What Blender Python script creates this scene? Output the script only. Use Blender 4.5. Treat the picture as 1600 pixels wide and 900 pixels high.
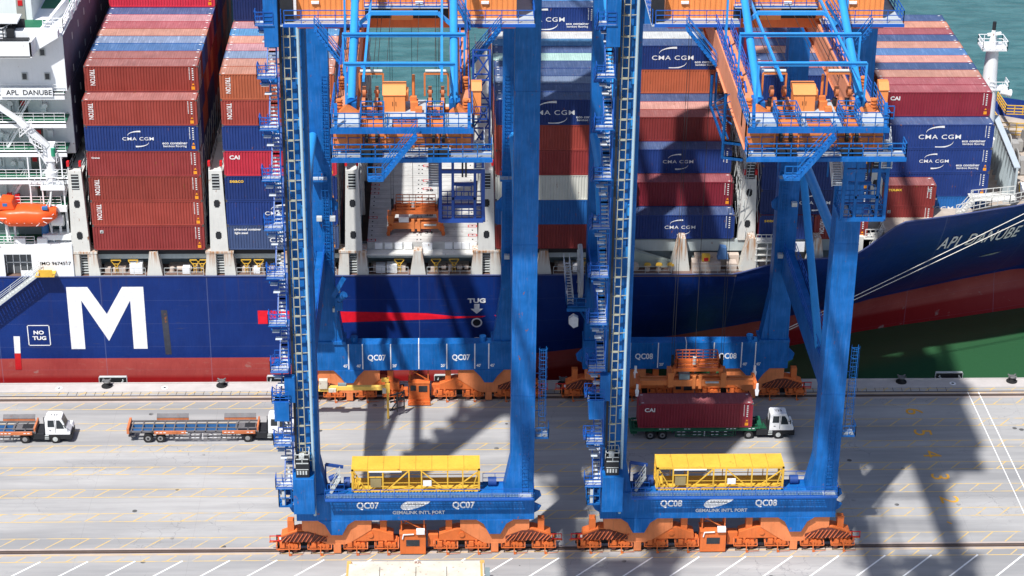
import bpy, math, random
from mathutils import Vector, Matrix
random.seed(7)
R = math.radians
for o in list(bpy.data.objects): bpy.data.objects.remove(o)
scene = bpy.context.scene
C = scene.collection

# ------------------------------------------------------------------ camera
cd = bpy.data.cameras.new('camera'); cam = bpy.data.objects.new('camera', cd); C.objects.link(cam)
cam.location = (3.0884, -174.5076, 113.5539)
_r = Vector((0.99951455, -0.02953281, 0.00992354)); _u = Vector((0.0040289, 0.43836388, 0.89878856)); _f = Vector((0.03089387, 0.89831226, -0.43827006))
cam.matrix_world = Matrix(((_r.x, _u.x, -_f.x, 3.0884), (_r.y, _u.y, -_f.y, -174.5076), (_r.z, _u.z, -_f.z, 113.5539), (0, 0, 0, 1)))
cd.sensor_width = 36; cd.lens = 3297.44 / 1600 * 36; cd.clip_start = 1; cd.clip_end = 6000
scene.camera = cam
scene.render.resolution_x = 1024; scene.render.resolution_y = 576

# ------------------------------------------------------------------ light
SA, SB = 0.335, 0.505                       # ground shift of a shadow per metre of height
elev = math.atan(1 / math.hypot(SA, SB))
w = bpy.data.worlds.new('World'); scene.world = w; w.use_nodes = True
nt = w.node_tree; bg = nt.nodes['Background']
sky = nt.nodes.new('ShaderNodeTexSky'); sky.sky_type = 'NISHITA'; sky.sun_disc = False
sky.sun_elevation = elev; sky.sun_rotation = math.atan2(-SA, -SB); sky.air_density = 1.0; sky.dust_density = 1.5
nt.links.new(sky.outputs[0], bg.inputs[0]); bg.inputs[1].default_value = 0.108
sd = bpy.data.lights.new('sun', 'SUN'); sun = bpy.data.objects.new('sun', sd); C.objects.link(sun)
sd.energy = 5.0; sd.angle = R(1.15); sd.color = (1.0, 0.97, 0.945)
sun.rotation_euler = Vector((SA, SB, -1)).to_track_quat('-Z', 'Y').to_euler()
sun.location = (-60, -100, 150)
vs = scene.view_settings; vs.view_transform = 'Standard'; vs.look = 'None'; vs.gamma = 1; vs.exposure = 0.31
try: scene.cycles.max_bounces = 6
except Exception: pass

# ------------------------------------------------------------------ materials
MATS = {}
def base_mat(name, rough=.5, metal=0.0, spec=.4):
    m = bpy.data.materials.new(name); m.use_nodes = True
    b = m.node_tree.nodes['Principled BSDF']
    b.inputs['Roughness'].default_value = rough; b.inputs['Metallic'].default_value = metal
    b.inputs['Specular IOR Level'].default_value = spec
    MATS[name] = m
    return m, m.node_tree, b
def N(nt, typ, **kw):
    n = nt.nodes.new(typ)
    for k, v in kw.items():
        if k.startswith('i_'): n.inputs[k[2:].replace('_', ' ')].default_value = v
        else: setattr(n, k, v)
    return n
def mixc(nt, fac, a, b, blend='MIX'):
    n = nt.nodes.new('ShaderNodeMix'); n.data_type = 'RGBA'; n.blend_type = blend; n.clamp_factor = True
    for s, v in ((n.inputs[0], fac), (n.inputs[6], a), (n.inputs[7], b)):
        if hasattr(v, 'is_linked') or hasattr(v, 'links'): nt.links.new(v, s)
        elif isinstance(v, (int, float)): s.default_value = v
        else: s.default_value = (v[0], v[1], v[2], 1)
    return n.outputs[2]
def ramp(nt, src, stops):
    r = nt.nodes.new('ShaderNodeValToRGB'); e = r.color_ramp.elements
    e[0].position, e[0].color = stops[0][0], (*[stops[0][1]] * 3, 1)
    e[1].position, e[1].color = stops[-1][0], (*[stops[-1][1]] * 3, 1)
    for p, v in stops[1:-1]:
        k = e.new(p); k.color = (v, v, v, 1)
    nt.links.new(src, r.inputs[0]); return r.outputs[0]
def noise(nt, scale, detail=4, vec=None, rough=.6, stretch=None):
    n = N(nt, 'ShaderNodeTexNoise'); n.inputs['Scale'].default_value = scale; n.inputs['Detail'].default_value = detail; n.inputs['Roughness'].default_value = rough
    if vec is None: vec = nt.nodes.new('ShaderNodeNewGeometry').outputs['Position']
    if stretch:
        mp = N(nt, 'ShaderNodeMapping'); mp.inputs['Scale'].default_value = stretch; nt.links.new(vec, mp.inputs[0]); vec = mp.outputs[0]
    nt.links.new(vec, n.inputs['Vector']); return n.outputs[0]
def paint(name, col, rough=.45, wear=.25, rust=0.0, metal=0.0, streak=True, spec=.4, vary=0.0, sdir=(5, 5, .35), fade=0.0):
    """painted steel: broad tone drift, vertical streaks, chips of rust"""
    m, nt, b = base_mat(name, rough, metal, spec)
    dark = [c * .62 for c in col]; lite = [min(1, c * 1.25 + .02) for c in col]
    n1 = ramp(nt, noise(nt, .55, 5), [(.35, 0), (.65, 1)])
    c = mixc(nt, n1, [a + (d - a) * wear for a, d in zip(col, dark)], [a + (d - a) * wear for a, d in zip(col, lite)])
    if streak:
        n2 = ramp(nt, noise(nt, 1.0, 4, stretch=sdir), [(.5, 0), (.75, 1)])
        ml = N(nt, 'ShaderNodeMath', operation='MULTIPLY'); ml.inputs[1].default_value = wear * 1.1
        nt.links.new(n2, ml.inputs[0]); c = mixc(nt, ml.outputs[0], c, [d * .75 + .012 for d in dark])
    if fade:
        n5 = ramp(nt, noise(nt, 1.3, 5, stretch=sdir), [(.52, 0), (.68, 1)]); ml = N(nt, 'ShaderNodeMath', operation='MULTIPLY'); ml.inputs[1].default_value = fade
        nt.links.new(n5, ml.inputs[0]); c = mixc(nt, ml.outputs[0], c, [min(1, d * 1.2 + .12) for d in col])
    if rust > 0:
        n3 = ramp(nt, noise(nt, 1.7, 7, stretch=(1.4, 1.4, .7)), [(.66 - rust * .12, 0), (.72, 1)])
        c = mixc(nt, n3, c, (.22, .075, .025))
    if vary:
        oi = nt.nodes.new('ShaderNodeObjectInfo')
        hs = N(nt, 'ShaderNodeHueSaturation'); mr = N(nt, 'ShaderNodeMapRange')
        mr.inputs['To Min'].default_value = 1 - vary; mr.inputs['To Max'].default_value = 1 + vary
        nt.links.new(oi.outputs['Random'], mr.inputs[0]); nt.links.new(mr.outputs[0], hs.inputs['Value'])
        nt.links.new(c, hs.inputs['Color']); c = hs.outputs[0]
    nt.links.new(c, b.inputs['Base Color'])
    n4 = noise(nt, 3, 3); mr = N(nt, 'ShaderNodeMapRange'); mr.inputs['To Min'].default_value = rough - .1; mr.inputs['To Max'].default_value = rough + .2
    nt.links.new(n4, mr.inputs[0]); nt.links.new(mr.outputs[0], b.inputs['Roughness'])
    return m
def flat(name, col, rough=.6, spec=.3):
    m, nt, b = base_mat(name, rough, 0, spec)
    c = mixc(nt, ramp(nt, noise(nt, 2.2, 5), [(.3, 0), (.7, 1)]), [a * .85 for a in col], [min(1, a * 1.08) for a in col])
    nt.links.new(c, b.inputs['Base Color']); return m

BLUE = paint('crane_blue', (.0012, .113, .385), .46, .46, rust=.012, spec=.22, fade=.18)
DBLUE = paint('rail_blue', (.006, .090, .40), .4, .15, streak=False)
LBLUE = paint('pipe_blue', (.025, .27, .66), .42, .15)
ORANGE = paint('crane_orange', (.64, .19, .05), .5, .3)
BORANGE = paint('bogie_orange', (.64, .148, .032), .5, .30)
EORANGE = paint('beam_orange', (.70, .215, .075), .5, .3)
GORANGE = paint('girder_orange', (.66, .25, .13), .55, .3)
HORANGE = paint('house_orange', (.78, .26, .07), .5, .15)
GRATE = flat('galvanised_grating', (.42, .47, .50), .5)
STEEL = flat('galvanised_steel', (.50, .53, .52), .45)
TREAD = flat('stair_tread', (.55, .60, .64), .5)
DARK = flat('dark_steel', (.02, .022, .026), .6)
RUBBER = flat('rubber', (.018, .018, .019), .8)
GLASS = flat('dark_glass', (.02, .028, .035), .12, .6)
WHITE = flat('white_paint', (.80, .81, .82), .45)
SHIPW = paint('ship_white', (.76, .78, .79), .5, .10, rust=.05)
SHIPC = paint('ship_cream', (.62, .62, .58), .55, .16, rust=.22)
def rusty_top():
    m = paint('pedestal_cream', (.60, .60, .55), .55, .14, rust=.05); nt = m.node_tree; b = nt.nodes['Principled BSDF']
    src = b.inputs['Base Color'].links[0].from_socket
    geo = nt.nodes.new('ShaderNodeNewGeometry'); sp = nt.nodes.new('ShaderNodeSeparateXYZ'); nt.links.new(geo.outputs['Position'], sp.inputs[0])
    mr = N(nt, 'ShaderNodeMapRange'); mr.inputs['From Min'].default_value = 12.6; mr.inputs['From Max'].default_value = 14.6; nt.links.new(sp.outputs[2], mr.inputs[0])
    n = ramp(nt, noise(nt, 1.0, 5, stretch=(4.5, 4.5, .25)), [(.40, 0), (.62, 1)])
    mu = N(nt, 'ShaderNodeMath', operation='MULTIPLY'); nt.links.new(mr.outputs[0], mu.inputs[0]); nt.links.new(n, mu.inputs[1])
    c = mixc(nt, mu.outputs[0], src, (.36, .15, .04)); nt.links.new(c, b.inputs['Base Color']); return m
PEDC = rusty_top()
SHIPG = paint('ship_grey', (.20, .25, .26), .55, .2, rust=.05)
DECKT = paint('deck_tan', (.42, .36, .30), .7, .4, rust=.3, streak=False)
DECKG = paint('deck_green', (.012, .13, .065), .6, .2, streak=False)
DECKR = paint('deck_brown', (.16, .10, .08), .7, .4, rust=.3, streak=False)
YELLOW = paint('yellow_paint', (.70, .42, .045), .5, .26, rust=.08)
BGRATE = flat('blue_grey_grating', (.16, .25, .36), .5)
CREAM = paint('cream_paint', (.60, .55, .45), .65, .35, rust=.45, streak=False)
RED = flat('red_paint', (.55, .015, .02), .5)
LIFE = paint('lifeboat_orange', (.80, .095, .014), .35, .12, streak=False)
GREEN = paint('trailer_green', (.01, .11, .055), .5, .2)
TBLUE = paint('trailer_blue', (.03, .14, .36), .5, .25)
TGREY = paint('trailer_grey', (.13, .125, .13), .6, .4, rust=.15)
TORANGE = paint('trailer_orange', (.52, .16, .06), .55, .4, rust=.1)
HATCH = paint('hatch_cover', (.50, .50, .48), .7, .45, rust=.22, sdir=(.3, 4, 1), fade=.2)
BLACKP = flat('black_paint', (.02, .02, .022), .5)
ROPE = flat('mooring_rope', (.72, .68, .60), .8)
WIRE = flat('wire_rope', (.03, .03, .032), .5)
TARP = flat('tarpaulin', (.10, .22, .45), .6)
ORG2 = flat('hazard_orange', (.85, .32, .02), .5)
YMARK = None

def hull_mat():
    m, nt, b = base_mat('hull_paint', .42, 0, .25)
    geo = nt.nodes.new('ShaderNodeNewGeometry'); sp = nt.nodes.new('ShaderNodeSeparateXYZ'); nt.links.new(geo.outputs['Position'], sp.inputs[0])
    def gt(out, v, soft=.02):
        mr = N(nt, 'ShaderNodeMapRange'); mr.inputs['From Min'].default_value = v - soft; mr.inputs['From Max'].default_value = v + soft
        nt.links.new(out, mr.inputs[0]); return mr.outputs[0]
    big = ramp(nt, noise(nt, .16, 6), [(.35, 0), (.65, 1)])
    blue = mixc(nt, big, (.0035, .020, .128), (.0050, .030, .175))
    sc = ramp(nt, noise(nt, .9, 7, stretch=(.35, 1, 2.6)), [(.63, 0), (.72, 1)])
    mm = N(nt, 'ShaderNodeMath', operation='MULTIPLY'); mm.inputs[1].default_value = .55; nt.links.new(sc, mm.inputs[0])
    blue = mixc(nt, mm.outputs[0], blue, (.05, .055, .09))
    red = mixc(nt, big, (.33, .048, .045), (.42, .078, .066))
    red = mixc(nt, ramp(nt, noise(nt, 1.2, 7, stretch=(.5, 1, 1.8)), [(.60, 0), (.70, .5)]), red, (.42, .16, .13))
    # lower boot topping is a deeper red
    red = mixc(nt, gt(sp.outputs[2], -.9, .25), (.30, .012, .014), red)
    c = mixc(nt, gt(sp.outputs[2], 1.45), red, blue)
    # plate seams
    for ax, per, wd in ((2, 2.9, .012), (0, 11.8, .05)):
        md = N(nt, 'ShaderNodeMath', operation='PINGPONG'); md.inputs[1].default_value = per / 2; nt.links.new(sp.outputs[ax], md.inputs[0])
        ls = N(nt, 'ShaderNodeMath', operation='LESS_THAN'); ls.inputs[1].default_value = wd; nt.links.new(md.outputs[0], ls.inputs[0])
        mu = N(nt, 'ShaderNodeMath', operation='MULTIPLY'); mu.inputs[1].default_value = .20; nt.links.new(ls.outputs[0], mu.inputs[0])
        c = mixc(nt, mu.outputs[0], c, (.25, .28, .40))
    nt.links.new(c, b.inputs['Base Color'])
    st = ramp(nt, noise(nt, 1.0, 6, stretch=(2.6, 1, .10)), [(.56, 0), (.72, 1)]); mr = N(nt, 'ShaderNodeMapRange'); mr.inputs['From Min'].default_value = 5; mr.inputs['From Max'].default_value = 11.6; mr.inputs['To Max'].default_value = .32
    nt.links.new(sp.outputs[2], mr.inputs[0]); mu = N(nt, 'ShaderNodeMath', operation='MULTIPLY'); nt.links.new(st, mu.inputs[0]); nt.links.new(mr.outputs[0], mu.inputs[1])
    c = mixc(nt, mu.outputs[0], c, (.055, .035, .035)); nt.links.new(c, b.inputs['Base Color'])
    sc2 = ramp(nt, noise(nt, .55, 8, stretch=(.8, 1, 1.3)), [(.64, 0), (.69, .7)]); wl = gt(sp.outputs[2], .6, 1.6); iv = N(nt, 'ShaderNodeMath', operation='SUBTRACT'); iv.inputs[0].default_value = 1; nt.links.new(wl, iv.inputs[1])
    mu = N(nt, 'ShaderNodeMath', operation='MULTIPLY'); nt.links.new(sc2, mu.inputs[0]); nt.links.new(iv.outputs[0], mu.inputs[1]); c = mixc(nt, mu.outputs[0], c, (.36, .27, .24)); nt.links.new(c, b.inputs['Base Color'])
    bp = nt.nodes.new('ShaderNodeBump'); bp.inputs['Strength'].default_value = .22; bp.inputs['Distance'].default_value = .3
    nt.links.new(noise(nt, .8, 3, stretch=(1.5, 1, .4)), bp.inputs['Height']); nt.links.new(bp.outputs[0], b.inputs['Normal'])
    return m
HULL = hull_mat()

def concrete_mat():
    m, nt, b = base_mat('quay_concrete', .85, 0, .25)
    geo = nt.nodes.new('ShaderNodeNewGeometry'); pos = geo.outputs['Position']
    sp = nt.nodes.new('ShaderNodeSeparateXYZ'); nt.links.new(pos, sp.inputs[0])
    n0 = ramp(nt, noise(nt, .045, 6, pos), [(.3, 0), (.7, 1)])
    c = mixc(nt, n0, (.318, .316, .312), (.430, .425, .415))
    band = ramp(nt, noise(nt, 1.0, 5, pos, stretch=(.022, .24, 1)), [(.42, 0), (.62, 1)])     # tyre-worn lanes
    mu = N(nt, 'ShaderNodeMath', operation='MULTIPLY'); mu.inputs[1].default_value = .75; nt.links.new(band, mu.inputs[0])
    c = mixc(nt, mu.outputs[0], c, (.215, .218, .222))
    fine = ramp(nt, noise(nt, 1.3, 8, pos, stretch=(.22, 1.2, 1)), [(.35, 0), (.75, 1)])
    mu = N(nt, 'ShaderNodeMath', operation='MULTIPLY'); mu.inputs[1].default_value = .35; nt.links.new(fine, mu.inputs[0])
    c = mixc(nt, mu.outputs[0], c, (.27, .265, .26))
    # oil spots
    v = N(nt, 'ShaderNodeTexVoronoi'); v.inputs['Scale'].default_value = .32; v.inputs['Randomness'].default_value = 1
    nt.links.new(pos, v.inputs['Vector'])
    sp2 = N(nt, 'ShaderNodeMath', operation='LESS_THAN'); sp2.inputs[1].default_value = .085; nt.links.new(v.outputs['Distance'], sp2.inputs[0])
    nz = ramp(nt, noise(nt, .13, 2, pos), [(.5, 0), (.56, 1)]); mu = N(nt, 'ShaderNodeMath', operation='MULTIPLY'); nt.links.new(sp2.outputs[0], mu.inputs[0]); nt.links.new(nz, mu.inputs[1])
    c = mixc(nt, mu.outputs[0], c, (.09, .09, .09))
    # cracks
    v2 = N(nt, 'ShaderNodeTexVoronoi'); v2.feature = 'DISTANCE_TO_EDGE'; v2.inputs['Scale'].default_value = .42
    wv = N(nt, 'ShaderNodeVectorMath', operation='ADD'); nn = N(nt, 'ShaderNodeTexNoise'); nn.inputs['Scale'].default_value = 1.4; nt.links.new(pos, nn.inputs['Vector'])
    nt.links.new(pos, wv.inputs[0]); nt.links.new(nn.outputs[1], wv.inputs[1]); nt.links.new(wv.outputs[0], v2.inputs['Vector'])
    cr = N(nt, 'ShaderNodeMath', operation='LESS_THAN'); cr.inputs[1].default_value = .012; nt.links.new(v2.outputs[0], cr.inputs[0])
    nz = ramp(nt, noise(nt, .09, 3, pos), [(.54, 0), (.62, .38)]); mu = N(nt, 'ShaderNodeMath', operation='MULTIPLY'); nt.links.new(cr.outputs[0], mu.inputs[0]); nt.links.new(nz, mu.inputs[1])
    c = mixc(nt, mu.outputs[0], c, (.13, .13, .14))
    # slab joints
    for ax, per, wd, st in ((0, 11.0, .03, .16), (1, 4.55, .03, .14)):
        md = N(nt, 'ShaderNodeMath', operation='PINGPONG'); md.inputs[1].default_value = per / 2; nt.links.new(sp.outputs[ax], md.inputs[0])
        ls = N(nt, 'ShaderNodeMath', operation='LESS_THAN'); ls.inputs[1].default_value = wd; nt.links.new(md.outputs[0], ls.inputs[0])
        mu = N(nt, 'ShaderNodeMath', operation='MULTIPLY'); mu.inputs[1].default_value = st; nt.links.new(ls.outputs[0], mu.inputs[0])
        c = mixc(nt, mu.outputs[0], c, (.14, .14, .14))
    nt.links.new(c, b.inputs['Base Color'])
    return m
CONC = concrete_mat()
COPING = paint('coping_concrete', (.46, .43, .41), .85, .22, streak=False)
PINK = paint('rail_edge_concrete', (.42, .35, .31), .85, .25, streak=False)
SLOT = flat('slot_dark_steel', (.06, .045, .04), .7)  # dark brown tone for the rail trench and cover joints
def mark(name, col, keep):
    m, nt, b = base_mat(name, .75, 0, .2)
    c = mixc(nt, ramp(nt, noise(nt, 1.0, 6, stretch=(.8, 1.6, 1)), [(keep - .08, 0), (keep + .08, 1)]), col, (.36, .355, .34))
    nt.links.new(c, b.inputs['Base Color']); return m
YMARK = mark('faded_yellow_line', (.60, .42, .16), .56)
NMARK = mark('number_yellow', (.72, .36, .05), .82)
WMARK = mark('white_line', (.80, .80, .79), .70)

def water_mat():
    m, nt, b = base_mat('sea_water', .12, 0, .5)
    geo = nt.nodes.new('ShaderNodeNewGeometry'); pos = geo.outputs['Position']
    sp = nt.nodes.new('ShaderNodeSeparateXYZ'); nt.links.new(pos, sp.inputs[0])
    mr = N(nt, 'ShaderNodeMapRange'); mr.inputs['From Min'].default_value = 55; mr.inputs['From Max'].default_value = 125; nt.links.new(sp.outputs[1], mr.inputs[0])
    c = mixc(nt, mr.outputs[0], (.026, .090, .038), (.028, .102, .104))
    c0 = c
    wav = noise(nt, .38, 7, pos, .66, stretch=(.5, 1.35, 1))
    c = mixc(nt, ramp(nt, wav, [(.45, 0), (.62, .7)]), c, (.062, .170, .172))  # wave highlights, then dark troughs, painted into the base colour
    c = mixc(nt, ramp(nt, wav, [(.32, .6), (.46, 0)]), c, (.014, .080, .078))
    c = mixc(nt, mr.outputs[0], c0, c)
    nt.links.new(c, b.inputs['Base Color'])
    bp = nt.nodes.new('ShaderNodeBump'); bp.inputs['Distance'].default_value = .22; ms = N(nt, 'ShaderNodeMapRange'); ms.inputs['To Min'].default_value = .12; ms.inputs['To Max'].default_value = .95; nt.links.new(mr.outputs[0], ms.inputs[0]); nt.links.new(ms.outputs[0], bp.inputs['Strength'])
    nt.links.new(wav, bp.inputs['Height'])
    bp2 = nt.nodes.new('ShaderNodeBump'); bp2.inputs['Strength'].default_value = .25; bp2.inputs['Distance'].default_value = .05
    nt.links.new(noise(nt, 3.2, 4, pos, stretch=(.7, 1.3, 1)), bp2.inputs['Height']); nt.links.new(bp.outputs[0], bp2.inputs['Normal'])
    nt.links.new(bp2.outputs[0], b.inputs['Normal'])
    return m
WATER = water_mat()

# ------------------------------------------------------------------ mesh builder
class M:
    def __init__(s): s.v = []; s.f = []; s.m = []; s.s = []; s.iv = []; s.jf = []
    def add(s, vs, fs, m=0, sm=False):
        s.iv.append(len(s.v)); s.jf.append(len(s.f)); o = len(s.v); s.v += [tuple(v) for v in vs]
        for f in fs: s.f.append([i + o for i in f]); s.m.append(m); s.s.append(sm)
        return s
    def box(s, a, b, m=0):
        x0, y0, z0 = [min(p, q) for p, q in zip(a, b)]; x1, y1, z1 = [max(p, q) for p, q in zip(a, b)]
        return s.add([(x0, y0, z0), (x1, y0, z0), (x1, y1, z0), (x0, y1, z0), (x0, y0, z1), (x1, y0, z1), (x1, y1, z1), (x0, y1, z1)],
                     [(0, 3, 2, 1), (4, 5, 6, 7), (0, 1, 5, 4), (1, 2, 6, 5), (2, 3, 7, 6), (3, 0, 4, 7)], m)
    def bar(s, p, q, wd, h=None, m=0):
        h = h or wd; p = Vector(p); q = Vector(q); d = (q - p)
        if d.length < 1e-6: return s
        d.normalize(); up = Vector((0, 0, 1)) if abs(d.z) < .99 else Vector((0, 1, 0))
        a = d.cross(up).normalized(); b = a.cross(d).normalized(); vs = []
        for c in (p, q):
            for i, j in ((-1, -1), (1, -1), (1, 1), (-1, 1)): vs.append(c + a * (i * wd / 2) + b * (j * h / 2))
        return s.add(vs, [(0, 1, 2, 3), (7, 6, 5, 4), (0, 4, 5, 1), (1, 5, 6, 2), (2, 6, 7, 3), (3, 7, 4, 0)], m)
    def tube(s, p, q, r, n=8, m=0, r2=None, cap=True):
        r2 = r if r2 is None else r2
        p = Vector(p); q = Vector(q); d = (q - p)
        if d.length < 1e-6: return s
        d.normalize(); up = Vector((0, 0, 1)) if abs(d.z) < .99 else Vector((0, 1, 0))
        a = d.cross(up).normalized(); b = a.cross(d).normalized(); vs = []
        for c, rr in ((p, r), (q, r2)):
            for i in range(n): t = 2 * math.pi * i / n; vs.append(c + a * (rr * math.cos(t)) + b * (rr * math.sin(t)))
        s.add(vs, [(i, i + n, (i + 1) % n + n, (i + 1) % n) for i in range(n)], m, n >= 10)
        if cap: s.add(vs, [tuple(range(n)), tuple(reversed(range(n, 2 * n)))], m)
        return s
    def prism(s, poly, ax, lo, hi, m=0):
        """poly in the plane across axis ax ('y' -> (x,z), 'x' -> (y,z), 'z' -> (x,y))"""
        n = len(poly); vs = []
        for t in (lo, hi):
            for a, b in poly: vs.append({'y': (a, t, b), 'x': (t, a, b), 'z': (a, b, t)}[ax])
        return s.add(vs, [tuple(range(n)), tuple(reversed(range(n, 2 * n)))] + [(i, i + n, (i + 1) % n + n, (i + 1) % n) for i in range(n)], m)
    def rail(s, pts, h=1.1, sp=1.4, r=.028, m=0, mid=1, close=False):
        pts = [Vector(p) for p in pts]
        if close: pts = pts + [pts[0]]
        for a, b in zip(pts, pts[1:]):
            L = (b - a).length; n = max(1, round(L / sp))
            for k in range(mid + 1):
                z = Vector((0, 0, h * (k + 1) / (mid + 1))); s.bar(a + z, b + z, r * 2, m=m)
            for i in range(n + 1):
                p = a.lerp(b, i / n); s.bar(p, p + Vector((0, 0, h)), r * 2, m=m)
            s.bar(a + Vector((0, 0, .06)), b + Vector((0, 0, .06)), .02, .12, m=m)
        return s
    def stairs(s, p, q, wd, ax, m_t=0, m_s=0, n=None, rail=True, m_r=None):
        """p low end, q high end (centre line); wd = width along axis ax ('x' or 'y')"""
        p = Vector(p); q = Vector(q); d = q - p; n = n or max(2, round(abs(d.z) / .26))
        off = Vector((wd / 2, 0, 0)) if ax == 'x' else Vector((0, wd / 2, 0))
        run = Vector((d.x, d.y, 0)); st = run.normalized() * .2 if run.length > 1e-6 else Vector((0, 0, 0))
        for i in range(n):
            c = p + d * ((i + .5) / n)
            a = c - off - st * .7; b = c + off + st * .7
            s.box((a.x, a.y, c.z - .03), (b.x, b.y, c.z + .03), m_t)
        for sgn in (-1, 1):
            s.bar(p + off * sgn, q + off * sgn, .05, .24, m_s)
            if rail:
                mr = m_s if m_r is None else m_r
                for h in (.5, 1.0): s.bar(p + off * sgn + Vector((0, 0, h)), q + off * sgn + Vector((0, 0, h)), .05, m=mr)
                k = max(2, n // 5)
                for i in range(k + 1):
                    c = p.lerp(q, i / k) + off * sgn; s.bar(c, c + Vector((0, 0, 1.0)), .045, m=mr)
        return s
    def truss(s, p, q, wd, ht, n, r=.05, m=0):
        """box truss along p->q"""
        p = Vector(p); q = Vector(q); d = (q - p).normalized(); up = Vector((0, 0, 1)) if abs(d.z) < .9 else Vector((0, 1, 0))
        a = d.cross(up).normalized() * wd / 2; b = a.cross(d).normalized() * ht / 2
        cs = [a + b, a - b, -a - b, -a + b]
        for c in cs: s.bar(p + c, q + c, r * 2, m=m)
        for i in range(n + 1):
            t = p.lerp(q, i / n)
            for j in range(4): s.bar(t + cs[j], t + cs[(j + 1) % 4], r * 1.5, m=m)
            if i < n:
                t2 = p.lerp(q, (i + 1) / n)
                for j in range(4):
                    u, v = (j, (j + 1) % 4) if i % 2 else ((j + 1) % 4, j)
                    s.bar(t + cs[u], t2 + cs[v], r * 1.4, m=m)
        return s
    def mesh(s, name, mats):
        me = bpy.data.meshes.new(name); me.from_pydata(s.v, [], s.f)
        for m in (mats if isinstance(mats, (list, tuple)) else [mats]): me.materials.append(m)
        me.polygons.foreach_set('material_index', s.m); me.polygons.foreach_set('use_smooth', s.s)
        me.update(); return me
    def pieces(s):
        # groups of islands that stand apart from each other, each to become an object of its own
        import numpy as np
        k = len(s.iv)
        if k < 2 or k > 900: return None
        V = np.array(s.v); e = s.iv[1:] + [len(s.v)]
        lo = np.array([V[a:b].min(0) for a, b in zip(s.iv, e)]); hi = np.array([V[a:b].max(0) for a, b in zip(s.iv, e)])
        size = (hi - lo).max(1); gap = np.maximum(0, np.maximum(lo[:, None] - hi[None], lo[None] - hi[:, None]))
        near = np.sqrt((gap ** 2).sum(2)) <= np.maximum(.02, .48 * np.maximum(size[:, None], size[None]))
        lab = -np.ones(k, int); n = 0
        for i in range(k):
            if lab[i] >= 0: continue
            st = [i]; lab[i] = n
            while st:
                j = st.pop()
                for q in np.nonzero(near[j] & (lab < 0))[0]: lab[q] = n; st.append(int(q))
            n += 1
        if n < 2 or n > 90: return None
        out = [M() for _ in range(n)]; fe = s.jf[1:] + [len(s.f)]
        for i in range(k):
            o = out[lab[i]]; off = len(o.v) - s.iv[i]; o.v += s.v[s.iv[i]:e[i]]
            for f in range(s.jf[i], fe[i]): o.f.append([q + off for q in s.f[f]]); o.m.append(s.m[f]); o.s.append(s.s[f])
        return out
    def obj(s, name, mats, parent=None, bevel=0):
        if parent:
            ps = s.pieces()
            if ps: return [p.obj1(name, mats, parent, bevel) for p in ps][0]
        return s.obj1(name, mats, parent, bevel)
    def obj1(s, name, mats, parent=None, bevel=0):
        o = bpy.data.objects.new(name, s.mesh(name, mats)); C.objects.link(o)
        if parent: o.parent = parent
        if bevel:
            b = o.modifiers.new('bevel', 'BEVEL'); b.width = bevel; b.segments = 2; b.limit_method = 'ANGLE'
        return o
def tag(o, label, cat, group=None, kind=None):
    if kind: o['kind'] = kind
    if label: o['label'] = label
    if cat: o['category'] = cat
    if group: o['group'] = group
    return o
def struct(o): o['kind'] = 'structure'; return o
def thing(name, label, cat, loc=(0, 0, 0), rz=0, group=None, kind=None):
    o = bpy.data.objects.new(name, None); C.objects.link(o); o.location = loc; o.rotation_euler = (0, 0, rz); o.empty_display_size = .5
    return tag(o, label, cat, group, kind)
def mobj(name, me, parent=None, loc=(0, 0, 0), rot=(0, 0, 0), scale=(1, 1, 1)):
    o = bpy.data.objects.new(name, me); C.objects.link(o); o.location = loc; o.rotation_euler = rot; o.scale = scale
    if parent: o.parent = parent
    return o
def copy_tree(o, parent=None):
    c = o.copy(); C.objects.link(c); c.parent = parent
    for ch in list(o.children): copy_tree(ch, c)
    return c

# lettering: flat glyph meshes facing -y, x right, z up, centred
TXT = {}
def text_mesh(s, size, bold=.0, sx=1.0, mat=None, spacing=1.0, align='CENTER', shear=0):
    key = (s, size, bold, sx, mat.name, spacing, align, shear)
    if key in TXT: return TXT[key]
    cu = bpy.data.curves.new('t', 'FONT'); cu.body = s; cu.size = size; cu.offset = bold * size; cu.space_character = spacing
    cu.align_x = align; cu.align_y = 'CENTER'; cu.extrude = .004; cu.resolution_u = 3; cu.shear = shear
    t = bpy.data.objects.new('t', cu); C.objects.link(t)
    bpy.context.view_layer.update()
    me = bpy.data.meshes.new_from_object(t.evaluated_get(bpy.context.evaluated_depsgraph_get()))
    for v in me.vertices: x, y, z = v.co; v.co = (x * sx, -z, y)
    C.objects.unlink(t); bpy.data.objects.remove(t)
    me.materials.clear(); me.materials.append(mat); me.name = 'lettering'
    TXT[key] = me; return me
# ================================================================== the setting
QE = 34.3
m = M(); m.add([(-300, -400, 0), (300, -400, 0), (300, QE, 0), (-300, QE, 0)], [(0, 1, 2, 3)])
struct(m.obj('quay', CONC))
m = M(); m.box((-300, QE - .6, -14), (300, QE, -.004)); struct(m.obj('quay_wall', COPING))
m = M(); m.add([(-300, 32.35, .006), (300, 32.35, .006), (300, QE - .03, .006), (-300, QE - .03, .006)], [(0, 1, 2, 3)])
m.box((-300, 32.42, .0), (300, 32.36, .02)); m.box((-300, QE - .16, .0), (300, QE + .04, .10))
struct(m.obj('quay_coping', COPING))
m = M()
for y0, y1 in ((29.85, 30.25), (30.8, 31.25), (-.75, -.30), (.32, .60)):
    m.add([(-300, y0, .004), (300, y0, .004), (300, y1, .004), (-300, y1, .004)], [(0, 1, 2, 3)])
struct(m.obj('rail_edge_concrete', PINK))
m = M()
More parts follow.
